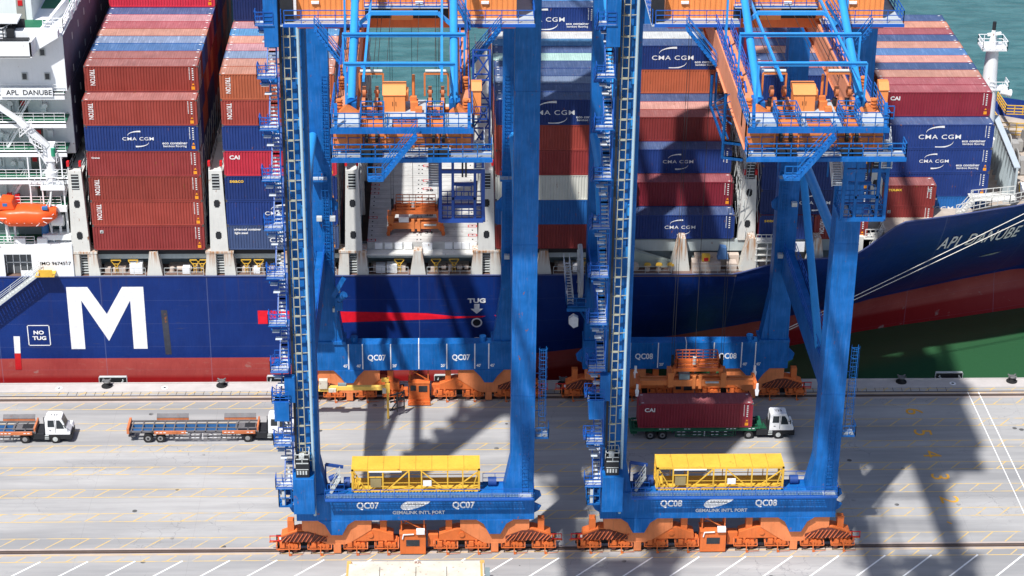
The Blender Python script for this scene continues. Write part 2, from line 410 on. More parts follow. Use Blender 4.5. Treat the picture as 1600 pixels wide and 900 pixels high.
for y0, y1 in ((30.26, 30.78), (31.27, 31.46), (-.29, .31)):
    m.add([(-300, y0, .006), (300, y0, .006), (300, y1, .006), (-300, y1, .006)], [(0, 1, 2, 3)])
struct(m.obj('rail_trench', SLOT))
m = M()
for y in (30.5, 0.0):
    m.box((-300, y - .05, .006), (300, y + .05, .05)); m.box((-300, y - .12, .006), (300, y + .12, .018))
struct(m.obj('crane_rail', paint('rail_steel', (.12, .085, .07), .5, .3, rust=.3)))
# expansion stubs on the service trench cover
m = M()
for i in range(-40, 60):
    x = i * 1.0
    m.add([(x, 31.5, .008), (x + .06, 31.5, .008), (x + .12, 32.3, .008), (x + .06, 32.3, .008)], [(0, 1, 2, 3)])
struct(m.obj('trench_cover_joint', SLOT))
# yellow lane lines and hatching
m = M()
def quad(mb, p, q, wd, z=.008):
    p = Vector((p[0], p[1], z)); q = Vector((q[0], q[1], z)); d = (q - p).normalized(); a = Vector((-d.y, d.x, 0)) * wd / 2
    mb.add([p - a, q - a, q + a, p + a], [(0, 1, 2, 3)])
for y in (28.35, 25.22, 23.66, 20.5, 19.15, 16.02, 14.55, 11.6, 10.08, 6.96, 5.46, 2.40, -1.75, 32.0, 31.05, -.55):
    quad(m, (-120, y), (140, y), .11)
for ya, yb in ((28.35, 29.8), (23.66, 25.22), (19.15, 20.5), (14.55, 16.02), (10.08, 11.6), (5.46, 6.96), (.62, 2.40), (31.5, 32.3), (-1.75, -.8)):
    off = random.uniform(0, 2)
    for i in range(-40, 45):
        x = i * 2.42 + off; quad(m, (x, ya), (x + (yb - ya) * .92, yb), .13, .010)
struct(m.obj('lane_marking', YMARK))
m = M()
for i in range(-14, 24):
    x = -36.25 + i * 4.56
    quad(m, (x, -1.7), (x - 9.6, -11.7), .17, .012)
quad(m, (61.35, 31.2), (61.43, -14), .09, .012); quad(m, (62.55, 31.2), (62.75, -14), .11, .012)
struct(m.obj('bay_marking', WMARK))
for n, x, y in (('6', 54.34, 26.84), ('5', 54.35, 22.19), ('4', 54.35, 17.6), ('3', 54.29, 12.99), ('2', 54.26, 8.45)):
    me = text_mesh(n, 2.75, .0, 1.15, NMARK).copy()
    for v in me.vertices: a, b, c = v.co; v.co = (a, c, -b)          # lay it flat, face up
    o = mobj('lane_number', me, None, (x, y, .014), (0, 0, R(-90))); struct(o)
struct(M().obj('lane_number_one', NMARK)) if False else None
m = M(); quad(m, (53.2, 4.3), (53.6, 3.9), .2, .012); struct(m.obj('paint_dash', NMARK))
# water
m = M(); m.add([(-2500, QE - .3, -3.3), (2500, QE - .3, -3.3), (2500, 4000, -3.3), (-2500, 4000, -3.3)], [(0, 1, 2, 3)])
struct(m.obj('sea_water', WATER))

# fenders and bollards
def fender(x, label):
    t = thing('quay_fender', label, 'fender', (x, QE, 0), group='fenders along the quay edge')
    m = M(); m.box((-1.5, .75, -2.2), (1.5, 1.05, .33)); m.obj('panel', BLACKP, t, .03)
    m = M(); m.box((-1.52, .72, .335), (1.52, 1.08, .40)); m.box((-1.58, .74, -2.0), (-1.51, 1.0, .30)); m.box((1.51, .74, -2.0), (1.58, 1.0, .30)); m.obj('edge_strip', STEEL, t)
    m = M(); m.tube((0, 0, -1.0), (0, .74, -1.0), .55, 14); m.obj('rubber_cone', RUBBER, t)
    for sx in (-1.1, 1.1):
        m = M(); m.bar((sx, .05, .12), (sx + .1 * (1 if sx > 0 else -1), .76, -.1), .09); m.bar((sx, .7, -.35), (sx, .7, .1), .10); m.obj('chain', STEEL, t)
for i, x in enumerate((-34.4, -15.6, 3.2, 22.2, 41.1, 60.1)):
    lab = ['black fender panel on the quay edge below the white letter on the hull', 'black fender panel at the quay edge half hidden by the left stair tower',
           'black fender panel seen between the seaside bogies of the left crane', 'black fender panel hidden behind the right crane stair tower',
           'black fender panel over green water beside the seaside bogies of the right crane', 'black fender panel standing clear over green water, rightmost on the quay edge'][i]
    fender(x, lab)
def bollard(x, label):
    t = thing('mooring_bollard', label, 'bollard', (x, 33.62, .01), group='mooring bollards on the coping')
    m = M(); m.tube((0, 0, 0), (0, 0, .10), .62, 16); m.tube((0, 0, .1), (0, 0, .42), .36, 14, r2=.26); m.obj('base', RUBBER, t)
    m = M()
    m.tube((0, 0, .42), (0, .0, .62), .30, 14, r2=.44); m.tube((0, 0, .62), (0, 0, .72), .44, 14, r2=.30)
    for a in (40, 140, 220, 320): m.tube((0, 0, .58), (.58 * math.cos(R(a)), .45 * math.sin(R(a)), .78), .12, 8, r2=.08)
    m.obj('head', paint('bollard_iron_%d' % x, (.12, .12, .12), .6, .3), t)
bl = ['dark bollard on the coping below the left leg of the letter on the hull', 'dark bollard on the coping between the letter and the left crane', 'dark bollard behind the left legs of the left crane', 'dark bollard behind the middle of the left crane',
      'dark bollard beside the left buffer of the right crane', 'dark bollard behind the right crane where two white ropes are made fast', 'dark bollard behind the right seaside leg', 'dark bollard on the sunlit coping right of the cranes', 'dark bollard on the coping, rightmost in view']
for i, x in enumerate((-34.86, -22.1, -9.4, 3.4, 16.1, 28.8, 41.6, 54.33, 66.9)): bollard(x, bl[i])
for i, x in enumerate((-40.1, -28.4, 60.1)):
    m = M(); m.tube((0, 0, 0), (0, 0, .03), .38, 16); m.tube((0, 0, .03), (0, 0, .035), .16, 8, m=1)
    o = m.obj('position_disc', [WHITE, BLACKP]); o.location = (x, 33.2, .01)
    tag(o, ['round white disc on the coping near the left end of the quay', 'round white disc on the coping right of the first bollard', 'round white disc on the coping below the clear fender on the right'][i], 'marker disc', 'white discs on the coping')

# ================================================================== the ship
ship = thing('container_ship', 'long blue container ship with red bottom moored along the quay', 'ship', (0, 60.15, 0))
SY = -60.15                                   # parts are written in world coordinates, shifted into the ship's frame
def sp(m, name, mat, parent=None, bevel=0):
    m.v = [(x, y + SY, z) for x, y, z in m.v] if parent is None else m.v
    return m.obj(name, mat, parent or ship, bevel)
def lerp_t(tab, x):
    if x <= tab[0][0]: return tab[0][1]
    for (a, b), (c, d) in zip(tab, tab[1:]):
        if x <= c: t = (x - a) / (c - a); return b + (d - b) * t
    return tab[-1][1]
YD = [(52, 37.6), (53.6, 37.7), (60, 39.4), (67.4, 41.7), (72, 43.8), (76, 46.0), (82, 50), (88, 55), (92, 58.4), (94.5, 60.15)]
YM = [(4, 37.6), (8, 37.75), (13.3, 38.3), (18.6, 39.55), (30, 42.8), (40.8, 46.5), (51.6, 50.8), (60.5, 54.75), (66, 57.2), (75, 60.9), (80, 61.5)]
YW = [(4, 37.6), (8, 37.9), (14, 39.2), (22, 41.9), (30, 44.6), (38, 47.2), (45.5, 49.4), (52.6, 52.4), (58, 54.1), (66, 56.2), (75, 58.8), (84, 61.5)]
ZD = [(35.3, 11.65), (37.5, 12.3), (40.9, 13.35), (48.2, 13.75), (49.6, 14.6), (51.5, 16.3), (53.6, 17.9), (60, 18.0), (67.4, 18.1), (94.5, 19)]
def hull_y(X, z):
    zd = lerp_t(ZD, X); yd = lerp_t(YD, X); ym = lerp_t(YM, X); yw = lerp_t(YW, X)
    if z >= 1.45:
        s = (zd - z) / (zd - 1.45); return yd + (ym - yd) * max(0, s) ** 1.35
    t = min(1, (1.45 - z) / 4.95); return ym + (yw - ym) * t
m = M(); xs = [-80 + 2 * i for i in range(42)] + [4 + i for i in range(91)]; nz = 22; rows = []
for X in xs:
    zd = lerp_t(ZD, X); col = []
    for j in range(nz + 1):
        z = -8 + (zd + 8) * j / nz
        col.append((X, min(60.15, hull_y(X, z)), z))
    rows.append(col)
n = nz + 1
for side in (0, 1):
    vs = [(x, y if side == 0 else 120.3 - y, z) for c in rows for x, y, z in c]
    fs = []
    for i in range(len(rows) - 1):
        for j in range(nz):
            q = (i * n + j, (i + 1) * n + j, (i + 1) * n + j + 1, i * n + j + 1); fs.append(q if side == 0 else tuple(reversed(q)))
    m.add(vs, fs, 0, True)
m.box((-80.2, 37.6, -8), (-80, 82.7, 11.65))
sp(m, 'hull', HULL)
# hull edge trim, main deck, forecastle deck
m = M()
for a, b in zip(xs, xs[1:]):
    if b <= 94: m.bar((a, lerp_t(YD, a), lerp_t(ZD, a) + .03), (b, lerp_t(YD, b), lerp_t(ZD, b) + .03), .16, .10)
sp(m, 'bulwark_rail', paint('bulwark_cap', (.06, .08, .20), .5, .2))
m = M(); m.box((-80, 37.62, 11.4), (35.5, 82.6, 11.62)); m.add([(35.5, 38.0, 11.62), (50, 39.6, 11.62), (50, 80.6, 11.62), (35.5, 82.2, 11.62)], [(0, 1, 2, 3)])
sp(m, 'main_deck', DECKR)
m = M(); pts = [(X, hull_y(X, 16.2) + .15) for X in (52.0, 53.6, 55, 57.5, 60, 64, 67, 70, 72, 74, 76, 79, 82, 85, 88)]
poly = pts + [(x, 120.3 - y) for x, y in reversed(pts)]
m.prism(poly, 'z', 16.0, 16.25); sp(m, 'forecastle_deck', DECKT)
# side passage: coaming wall, face girder, stanchions
m = M(); m.box((-37.6, 41.0, 11.62), (49.5, 41.3, 14.2)); sp(m, 'coaming_wall', SHIPG)
m = M(); m.box((-36.0, 38.7, 13.35), (21.5, 41.0, 14.1)); m.box((23.0, 40.6, 13.2), (50, 41.6, 14.6)); sp(m, 'coaming_girder', paint('coaming_grey', (.42, .48, .48), .55, .15, rust=.05))
m = M(); m.box((-35.9, 38.3, 14.1), (-6.5, 82.4, 14.62)); m.box((8.3, 38.3, 14.1), (21.2, 82.4, 14.62)); m.box((23, 41.0, 14.3), (50.6, 79.5, 14.65)); m.box((52.4, 45.4, 14.3), (65.2, 75, 14.65)); sp(m, 'hatch_platform', DARK)
def pedestal(x, wd, ladder=True):
    p = M(); z0, z1 = 11.62, 14.55
    if not ladder:
        p.prism([(x - wd * .75, z0), (x + wd * .75, z0), (x + wd * .4, z1), (x - wd * .4, z1)], 'y', 37.8, 39.0)
    else:
        p.prism([(x - wd / 2 - .15, z0), (x - .45, z0), (x - .45, z1 - .15), (x - wd / 2 + .1, z1 - .15)], 'y', 37.75, 39.4)
        p.prism([(x + .45, z0), (x + wd / 2 + .15, z0), (x + wd / 2 - .1, z1 - .15), (x + .45, z1 - .15)], 'y', 37.75, 39.4)
        p.box((x - wd / 2, 37.7, z1 - .15), (x + wd / 2, 39.6, z1 + .1))
    o = sp(p, 'deck_pedestal', PEDC)
    if ladder:
        q = M()
        for k in range(8): q.box((x - .42, 38.2 + SY, 11.8 + k * .32), (x + .42, 38.5 + SY, 11.9 + k * .32))
        for s in (-1, 1): q.box((x + s * .42 - .03, 38.2 + SY, 11.65), (x + s * .42 + .03, 38.35 + SY, 14.3))
        q.obj('ladder', STEEL, o)
for x in (-37.0, -22.0, -7.3, 7.5, 22.1): pedestal(x, 3.1)
for x in (-29.3, -14.7, -.1, 13.9): pedestal(x, 1.15, False)
for x in (29.4, 37.2, 44.6):
    p = M(); p.prism([(x - 1.25, 11.62), (x + .95, 11.62), (x + .35, 15.6), (x - .35, 15.6)], 'y', 38.6, 40.2); sp(p, 'deck_pedestal', PEDC)
# railing along the deck edge and clutter in the passage
m = M()
edge = [-36 + i * 1.2 for i in range(60)]
for a, b in ((-35.3, -30.3), (-28.2, -23.9), (-20.2, -15.7), (-13.7, -9.2), (-5.6, -1.2), (.9, 5.8), (9.3, 13.0), (15, 20.3), (23.8, 28.2), (30.6, 36.2)):
    m.rail([(a, 37.72, 11.65), (b, 37.72, 11.65)], 1.0, 1.3, .022)
sp(m, 'railing', STEEL)
rnd = random.Random(3)
tan = paint('equipment_tan', (.52, .43, .36), .7, .3, rust=.2)
m = M()
for a, b in ((-35.2, -30.4), (-28, -24), (-20.0, -15.9), (-13.5, -9.4), (-5.4, -1.4), (1.0, 5.6), (9.4, 13), (15.2, 20.2)):
    x = a + .3
    while x < b - .5:
        r = rnd.random(); s = rnd.uniform(.3, .8)
        if r < .4: m.box((x, 38.6, 11.64), (x + s, 39.4, 11.64 + rnd.uniform(.3, .9)))
        elif r < .7: m.tube((x + .2, 38.9, 11.64), (x + .2, 38.9, 11.64 + rnd.uniform(.5, 1.0)), rnd.uniform(.14, .3), 10)
        else: m.tube((x, 39, 12.0), (x + s, 39, 12.0), .25, 10)
        x += s + rnd.uniform(.1, .5)
    m.box((a, 40.0, 11.64), (b, 40.9, 11.9))
sp(m, 'deck_fittings', tan)
wb = M()
for x, s in ((-32.1, 1.2), (-26.3, .7), (-4.8, .9), (-3.6, 1.0), (-18.4, .6), (17.2, .8)): wb.box((x, 38.3, 11.64), (x + s * 1.15, 39.3, 11.64 + s)) 
sp(wb, 'deck_locker', SHIPW)
for x in (-33.6, -32.6 + .9, -24.9, -26.0 + 1.9, -19.2, -17.8, 1.9, 3.9, -2.2, 9.9, 12.2, 18.3):
    y_ = M(); y_.bar((x - .3, 38.5, 12.8), (x + .3, 38.5, 12.8), .06); y_.bar((x - .55, 38.5, 13.2), (x, 38.5, 12.4), .07); y_.bar((x + .55, 38.5, 13.2), (x, 38.5, 12.4), .07)
    y_.bar((x - .55, 38.5, 13.25), (x + .55, 38.5, 13.25), .09); y_.bar((x - .14, 38.5, 11.65), (x - .14, 38.5, 12.7), .06); y_.bar((x + .14, 38.5, 11.65), (x + .14, 38.5, 12.7), .06); y_.bar((x - .14, 38.5, 12.2), (x + .14, 38.5, 12.2), .06); sp(y_, 'yellow_bracket', YELLOW)
# forward side deck gear (bays nearer the bow)
m = M(); m.prism([(23.0, 11.65), (30.5, 11.65), (23.0, 14.1)], 'y', 39.5, 40.1); sp(m, 'sloping_shield', paint('pale_green_grey', (.36, .42, .38), .55, .15))
for x in (25.6, 26.9, 28.2):
    v = M(); v.tube((x, 38.7, 11.64), (x, 38.7, 12.3), .28, 12); vo = sp(v, 'ventilator', tan)
    v = M(); v.tube((x, 38.7 + SY, 12.3), (x, 38.7 + SY, 12.5), .42, 12, r2=.34); v.obj('ventilator_cap', YELLOW, vo)
m = M(); m.box((30.6, 38.4, 11.64), (33.8, 39.8, 12.7)); m.box((34.5, 38.4, 11.64), (35.6, 39.6, 12.6)); m.box((31, 39.8, 11.64), (36, 40.6, 13.0)); m.tube((24.2, 38.6, 12.1), (24.2, 39.2, 12.1), .45, 12)
m.box((38.2, 38.8, 11.64), (40.4, 40.3, 12.9)); m.box((38.4, 38.6, 13.0), (40.9, 39, 13.15)); sp(m, 'deck_machinery', tan)
m = M(); m.prism([(33.4, 12.9), (34.7, 12.9), (34.4, 14.4), (33.7, 14.5)], 'y', 38.8, 39.6); sp(m, 'tarpaulin_cover', TARP, None, .08)
m = M(); m.box((31.7, 38.7, 12.75), (32.6, 39.3, 13.5)); sp(m, 'life_buoy_box', YELLOW)
m = M(); m.box((31.9, 38.66, 12.8), (32.4, 38.7, 13.2)); sp(m, 'life_buoy_sign', RED)
m = M()
for z in (12.9, 13.6, 14.4): m.box((37.6, 38.3, z), (40.2, 39.6, z + .08))
for x in (37.7, 38.9, 40.1):
    for y in (38.4, 39.5): m.bar((x, y, 11.6), (x, y, 15.2), .12)
m.rail([(37.6, 38.3, 15.2), (40.3, 38.3, 15.2), (40.3, 39.6, 15.2)], 1.0, .6, .035)
m.box((37.6, 38.3, 15.15), (40.3, 39.6, 15.25)); sp(m, 'access_frame', SHIPC)
m = M(); m.bar((41.2, 38.5, 12.5), (40.9, 38.5, 14.0), .5, .3); sp(m, 'rescue_board', YELLOW)
m = M(); m.box((42.0, 40.2, 13.2), (43.4, 40.9, 14.4)); m.box((50.9, 40.3, 13.4), (51.4, 41.2, 14.0)); sp(m, 'wall_cabinet', SHIPW)

# lashing bridges
def lashing(x, near=37.75, z1=24.3, ws=2.0):
    b = M()
    for i, y in enumerate([near, near + 9.9, near + 19.8, near + 29.7, near + 39.6]):
        b.prism([(x - ws * .5, 14.6), (x + ws * .5, 14.6), (x + ws * .36, z1), (x - ws * .36, z1)], 'y', y, y + .75)
        b.box((x - ws * .36, y + .1, z1), (x - ws * .36 + .14, y + .5, z1 + .5)); b.box((x + ws * .36 - .14, y + .1, z1), (x + ws * .36, y + .5, z1 + .5))
    for z in (17.7, 20.6, 23.5): b.box((x - .7, near + .75, z), (x + .7, near + 44, z + .12))
    o = sp(b, 'lashing_bridge', SHIPC)
    b = M()
    for s in (-1, 1): b.box((x + s * (ws * .36 - .07) - .13, near + .0 + SY, z1 + .5), (x + s * (ws * .36 - .07) + .13, near + .5 + SY, z1 + 1.05))
    b.obj('warning_tip', RED, o)
    b = M()
    for z in (20.4, 16.6): b.box((x - .22, near - .02 + SY, z - .45), (x + .22, near + .02 + SY, z + .45)); b.box((x - .32, near - .018 + SY, z - .3), (x + .32, near + .018 + SY, z + .3))
    b.box((x - .4, near - .02 + SY, 22.1), (x + .4, near + .02 + SY, 23.9)); b.obj('lightening_hole', DARK, o)
    b = M()
    for k in range(5): b.box((x - .4, near - .06 + SY, 22.2 + k * .36), (x + .4, near - .03 + SY, 22.3 + k * .36))
    b.obj('ladder', STEEL, o)
    b = M()
    for z in (17.8, 20.7, 23.6):
        for s in (-1, 1): b.rail([(x + s * .68, near + .8 + SY, z), (x + s * .68, near + 44 + SY, z)], 1.0, 2.4, .03)
    b.obj('railing', STEEL, o)
lashing(-37.2); lashing(-22.0); lashing(-7.2, ws=1.9); lashing(7.5, ws=1.9)
lashing(22.1, 39.9); lashing(36.8, 40.4, 22); lashing(51.4, 42.9, 22)
# lashing rods crossing the stack ends in the gap beside the QC08 crane
rod = M(); rr = random.Random(11)
for i in range(130):
    k = rr.randint(1, 9); y = 37.9 + 2.474 * k; x = 35.5 + rr.random() * 1.2; z = 15 + rr.random() * 7
    rod.bar((x, y + rr.uniform(-.4, .4), z), (x + rr.uniform(-.5, .9), y + rr.choice((-1, 1)) * rr.uniform(.8, 2.2), z + rr.uniform(3, 6)), .06)
for bx in (-23.45, -8.75, -21.1, -6.3, 8.2, 20.8, 23.0, -36.0, 37.6):
    for k in range(12):
        y = 38.1 + 2.474 * k
        for z in (17.8, 20.7, 23.6):
            rod.bar((bx, y, z), (bx, y + 2.2, z + 2.8), .035); rod.bar((bx, y + 2.2, z), (bx, y, z + 2.8), .035)
sp(rod, 'lashing_rods', STEEL)
# empty bay: pale hatch covers
hs = [(39.3, 48.6), (48.75, 58.1), (58.25, 67.6), (67.75, 77.1), (77.25, 82.0)]
for y0, y1 in hs:
    h = M(); h.box((-5.75, y0, 14.05), (6.55, y1, 15.0)); ho = sp(h, 'hatch_cover', HATCH, None)
    k = M(); rd = M(); dk = M()
    yy = y0 + .5
    while yy < y1 - .3:
        for x in (-5.3, 6.0, -.2, .2):
            k.box((x - .07, yy + SY, 15.0), (x + .07, yy + .15 + SY, 15.06))
        dk.box((-5.7, yy + .9 + SY, 15.0), (6.5, yy + .94 + SY, 15.008))
        for x in (-5.3, .8, 6.0):
            if rr.random() < .33:
                for dx, dy, ww, hh in ((-.45, -.32, .9, .10), (-.45, .24, .9, .10), (-.5, -.28, .10, .56), (.42, -.28, .10, .56)):
                    rd.box((x + dx, yy + dy + SY, 15.004), (x + dx + ww, yy + dy + hh + SY, 15.012))
        yy += 1.24
    k.obj('container_cone', DARK, ho); dk.obj('cover_seam', paint('seam_grey%d' % y0, (.25, .25, .25), .7, .2), ho); rd.obj('red_mark', RED, ho)
    t = M()
    for i in range(3): t.obj if False else None
    for yy in (y0 + 2.5, y0 + 5.0, y0 + 7.3):
        if yy < y1 - .5: mobj('lettering', (lambda me: me)(text_mesh(str(rr.choice((34, 36, 38, 30))), .9, .03, 1, DARK)), ho, (1.1, yy + SY, 15.02), (R(-90), 0, 0))
m = M()
for i, x in enumerate([-4.9, -3.8, -2.7, -1.6, 2.9, 3.9, 4.8, 5.6]): m.box((x, 39.1, 14.2), (x + .85, 39.3, 14.95))
m.box((.4, 39.0, 14.1), (1.5, 39.3, 14.9)); sp(m, 'hatch_end_panel', SHIPW)
m = M(); m.box((-6.2, 38.1, 13.9), (7.0, 39.3, 14.12)); sp(m, 'hatch_end_step', SHIPC)

# hull lettering and marks, laid on the shell plating
def decal(name, polys, mat, off=.03):
    m = M()
    for p in polys:
        k = len(p); vs = [(x, hull_y(x, z) - off + SY, z) for x, z in p]; m.add(vs, [tuple(range(k))])
    return m.obj(name, mat, ship)
MW = WHITE
x0, x1, z0, z1 = -39.19, -30.66, 2.65, 10.42
decal('hull_letter', [[(x0, z0), (x0 + 1.55, z0), (x0 + 1.55, z0 + 6.1), (x0, z1)], [(x0, z1), (x0 + 1.55, z0 + 6.1), (x0 + 2.35, z1)],
    [(x0 + 2.35, z1), (x0 + 1.55, z0 + 6.1), (x0 + 4.27, z0 + 1.0), (x0 + 4.27, z0 + 4.4)], [(x1 - 2.35, z1), (x0 + 4.27, z0 + 4.4), (x0 + 4.27, z0 + 1.0), (x1 - 1.55, z0 + 6.1)],
    [(x1, z1), (x1 - 2.35, z1), (x1 - 1.55, z0 + 6.1)], [(x1, z1), (x1 - 1.55, z0 + 6.1), (x1 - 1.55, z0), (x1, z0)]], MW)
decal('red_stripe', [[(-18.1, 5.72), (-9, 5.85), (-2, 6.1), (4, 6.3), (10.5, 6.47), (10.5, 6.78), (4, 6.95), (-2, 7.05), (-9, 7.25), (-18.1, 7.4)]], flat('stripe_red', (.75, .012, .03), .4))
decal('draft_board', [[(-45.62, 2.15), (-44.95, 2.15), (-44.85, 4.3), (-45.55, 4.3)]], MW)
decal('draft_board_red', [[(-45.7, .05), (-45.0, .05), (-44.95, 2.15), (-45.62, 2.15)]], RED, .035)
f = .1
decal('no_tug_frame', [[(-43.95, 3.1), (-41.45, 3.1), (-41.45, 3.1 + f), (-43.95, 3.1 + f)], [(-43.95, 5.6), (-41.45, 5.6), (-41.45, 5.6 + f), (-43.95, 5.6 + f)], [(-43.95, 3.1), (-43.95 + f, 3.1), (-43.95 + f, 5.7), (-43.95, 5.7)], [(-41.45 - f, 3.1), (-41.45, 3.1), (-41.45, 5.7), (-41.45 - f, 5.7)]], MW)
def on_hull(s, size, x, z, mat=None, off=.06, **kw):
    me = text_mesh(s, size, mat=mat or MW, **kw).copy()
    sl = kw.pop('slope', 0)
    for v in me.vertices:
        a, b, c = v.co; X = x + a; Z = z + c; v.co = (X, hull_y(X, Z) - off + SY + b, Z)
    return mobj('lettering', me, ship)
on_hull('NO', .62, -42.7, 4.75, bold=.04, sx=1.2); on_hull('TUG', .62, -42.65, 4.05, bold=.04, sx=1.2)
on_hull('TUG', .75, 6.45, 8.5, bold=.045, sx=1.3)
decal('tug_arrow', [[(6.15, 8.1), (6.15, 7.45), (6.75, 7.45), (6.75, 8.1)], [(5.75, 7.5), (6.45, 6.85), (7.15, 7.5)]], MW)
def ring(x, z, r, nm):
    k = M(); n_ = 20
    vs = []
    for rr_ in (r, r * .72):
        for i in range(n_): a = 2 * math.pi * i / n_; X = x + rr_ * math.cos(a); Z = z + rr_ * .95 * math.sin(a); vs.append((X, hull_y(X, Z) - .05 + SY, Z))
    k.add(vs, [(i, (i + 1) % n_, (i + 1) % n_ + n_, i + n_) for i in range(n_)]); o = k.obj(nm, MW, ship)
    k = M(); k.add([(x + r * .7 * math.cos(2 * math.pi * i / n_), hull_y(x, z) - .045 + SY, z + r * .66 * math.sin(2 * math.pi * i / n_)) for i in range(n_)], [tuple(range(n_))])
    k.obj('pilot_opening', DARK, o)
ring(6.45, 5.75, .62, 'tug_ring'); ring(6.45, 3.3, .62, 'tug_ring')
me = text_mesh('APL DANUBE', 1.75, .012, 1.08, MW, 1.08, shear=.25).copy()
_a = [v.co.x for v in me.vertices]; _c = [v.co.z for v in me.vertices]
for v in me.vertices:
    a, b, c = v.co; X = 59.0 + 10.3 * (a - min(_a)) / (max(_a) - min(_a)); Z = 12.25 + 2.25 * (c - min(_c)) / (max(_c) - min(_c)); v.co = (X, hull_y(X, Z) - .12 + SY + b, Z)
mobj('lettering', me, ship)
# rust streaks and scuffs on the shell
decal('scuffed_plate', [[(-28.7, 1.9), (-28.0, 1.9), (-28.2, 7.5), (-28.9, 7.5)]], paint('scuff_brown', (.035, .040, .060), .7, .4, rust=.25), .02)
decal('anchor_mark', [[(65.6, 8.5), (66.9, 8.9), (68.6, 8.9), (67.4, 8.45)]], paint('anchor_mark_grey', (.25, .27, .3), .7, .4), .08)

# breakwater, fore mast and forecastle gear
m = M()
bw = [(69.25, 61.6), (68.6, 53.5), (67.9, 45.4)]
for (xa, ya), (xb, yb) in zip(bw, bw[1:]): m.prism([(xa, ya), (xb, yb), (xb + .25, yb), (xa + .25, ya)], 'z', 15.6, 21.2)
for (xa, ya), (xb, yb) in zip(bw, bw[1:]):
    for i in range(5):
        t = i / 5; x = xa + (xb - xa) * t; y = ya + (yb - ya) * t; m.prism([(x - .9, 15.6), (x - .05, 15.6), (x - .05, 20.9)], 'y', y - .05, y + .05)
sp(m, 'breakwater', paint('breakwater_grey', (.40, .46, .48), .5, .15))
m = M()
for (xa, ya), (xb, yb) in zip(bw, bw[1:]): m.bar((xa + .1, ya, 21.25), (xb + .1, yb, 21.25), .7, .15)
sp(m, 'breakwater_cap', paint('cap_grey', (.42, .48, .53), .5, .1))
m = M(); bx, by = 67.75, 60.15
m.tube((bx + .1, by, 16.4), (bx - .1, by, 30.6), 1.25, 14, r2=.72); m.box((bx - 1.4, by - 1.2, 16.4), (bx + 1.2, by + 1.2, 19.2))
m.box((bx - 1.6, by - 1.3, 30.4), (bx + 1.3, by + 1.3, 30.55)); m.box((bx - .2, by - .9, 25.3), (bx + 2.1, by + .9, 25.42)); m.tube((bx + 1.2, by - .7, 25.1), (bx + 2.5, by - .7, 24.9), .3, 10, r2=.5)
m.tube((bx - .2, by, 30.5), (bx - .2, by, 32.6), .5, 12, r2=.22); m.bar((bx - .9, by, 32.0), (bx + .7, by, 32.2), .3); mast = sp(m, 'fore_mast', SHIPW)
m = M(); m.rail([(bx - 1.6, by - 1.3 + SY, 30.5), (bx + 1.3, by - 1.3 + SY, 30.5), (bx + 1.3, by + 1.3 + SY, 30.5), (bx - 1.6, by + 1.3 + SY, 30.5)], 1.1, .7, .035, close=True)
m.rail([(bx - .2, by - .9 + SY, 25.4), (bx + 2.1, by - .9 + SY, 25.4), (bx + 2.1, by + .9 + SY, 25.4)], 1.0, .7, .03); m.obj('railing', WHITE, mast)
m = M(); m.tube((bx - .2, by + SY, 32.6), (bx - .2, by + SY, 33.6), .22, 10); m.obj('masthead_lamp', DARK, mast)
for (x, y, r, ln) in ((70.7, 60.9, 1.2, .9), (70.5, 55.6, 1.45, .4), (73.9, 62.5, 1.1, 1.0), (74.6, 51.5, 1.2, 1.2), (70.6, 64.5, .9, .6)):
    v = M()
    v.tube((x - ln / 2, y, 17.9), (x + ln / 2, y, 17.9), .45, 14)
    for s in (-1, 1): v.tube((x + s * ln / 2, y, 17.9), (x + s * (ln / 2 + .12), y, 17.9), r, 18)
    v.box((x + ln / 2 + .12, y - .8, 16.4), (x + ln / 2 + 1.1, y + .7, 18.2)); v.box((x - ln / 2 - .9, y - .5, 16.4), (x - ln / 2 - .14, y + .5, 17.7)); w_ = sp(v, 'mooring_winch', paint('winch_grey_%d' % (x * 10), (.33, .32, .30), .6, .35, rust=.2))
    v = M(); v.tube((x - ln / 2 + .05, y + SY, 17.9), (x + ln / 2 - .05, y + SY, 17.9), r * .8, 16); v.obj('rope_drum', RUBBER if x < 73 else ROPE, w_)
for x, y in ((70.0, 52.8), (70.4, 57.6), (70.6, 50.4), (71.9, 49.4), (70.3, 61.8)):
    v = M(); v.tube((x, y, 16.4), (x, y, 17.5), .35, 12); v.tube((x, y, 17.5), (x, y, 17.6), .5, 12); sp(v, 'mooring_bitt', tan)
v = M(); v.tube((69.5, 48.6, 17.4), (71.0, 48.4, 17.5), .6, 14); vb = sp(v, 'roller_fairlead', SHIPW)
v = M(); v.tube((69.42, 48.6 + SY, 17.4), (69.52, 48.58 + SY, 17.41), .52, 14); v.obj('fairlead_face', YELLOW, vb)
m = M(); m.rail([(71.9, 74.5, 16.4), (71.9, 67.5, 16.4), (76.5, 67.0, 16.4), (79, 66.8, 16.4)], 1.6, 1.0, .05, mid=2); m.rail([(72.9, 74.5, 18.2), (72.9, 69.8, 18.2), (79, 69.2, 18.2)], 1.2, 1.0, .05, mid=2); sp(m, 'yellow_railing', YELLOW)
m = M(); m.rail([(60.2, 40.4, 17.7), (64.5, 41.8, 18.0), (66.8, 42.6, 18.0), (68.9, 43.6, 18.0)], 1.1, .8, .035)
m.rail([(62.5, 43.4, 18.2), (67.8, 44.6, 18.2)], 1.1, .9, .035); m.stairs((60.8, 42.2, 16.3), (62.6, 42.6, 18.4), .8, 'y', 0, 0); sp(m, 'fore_railing', SHIPC)
m = M(); m.box((62.6, 43.2, 18.05), (67.8, 45.2, 18.15)); sp(m, 'fore_platform', SHIPC)
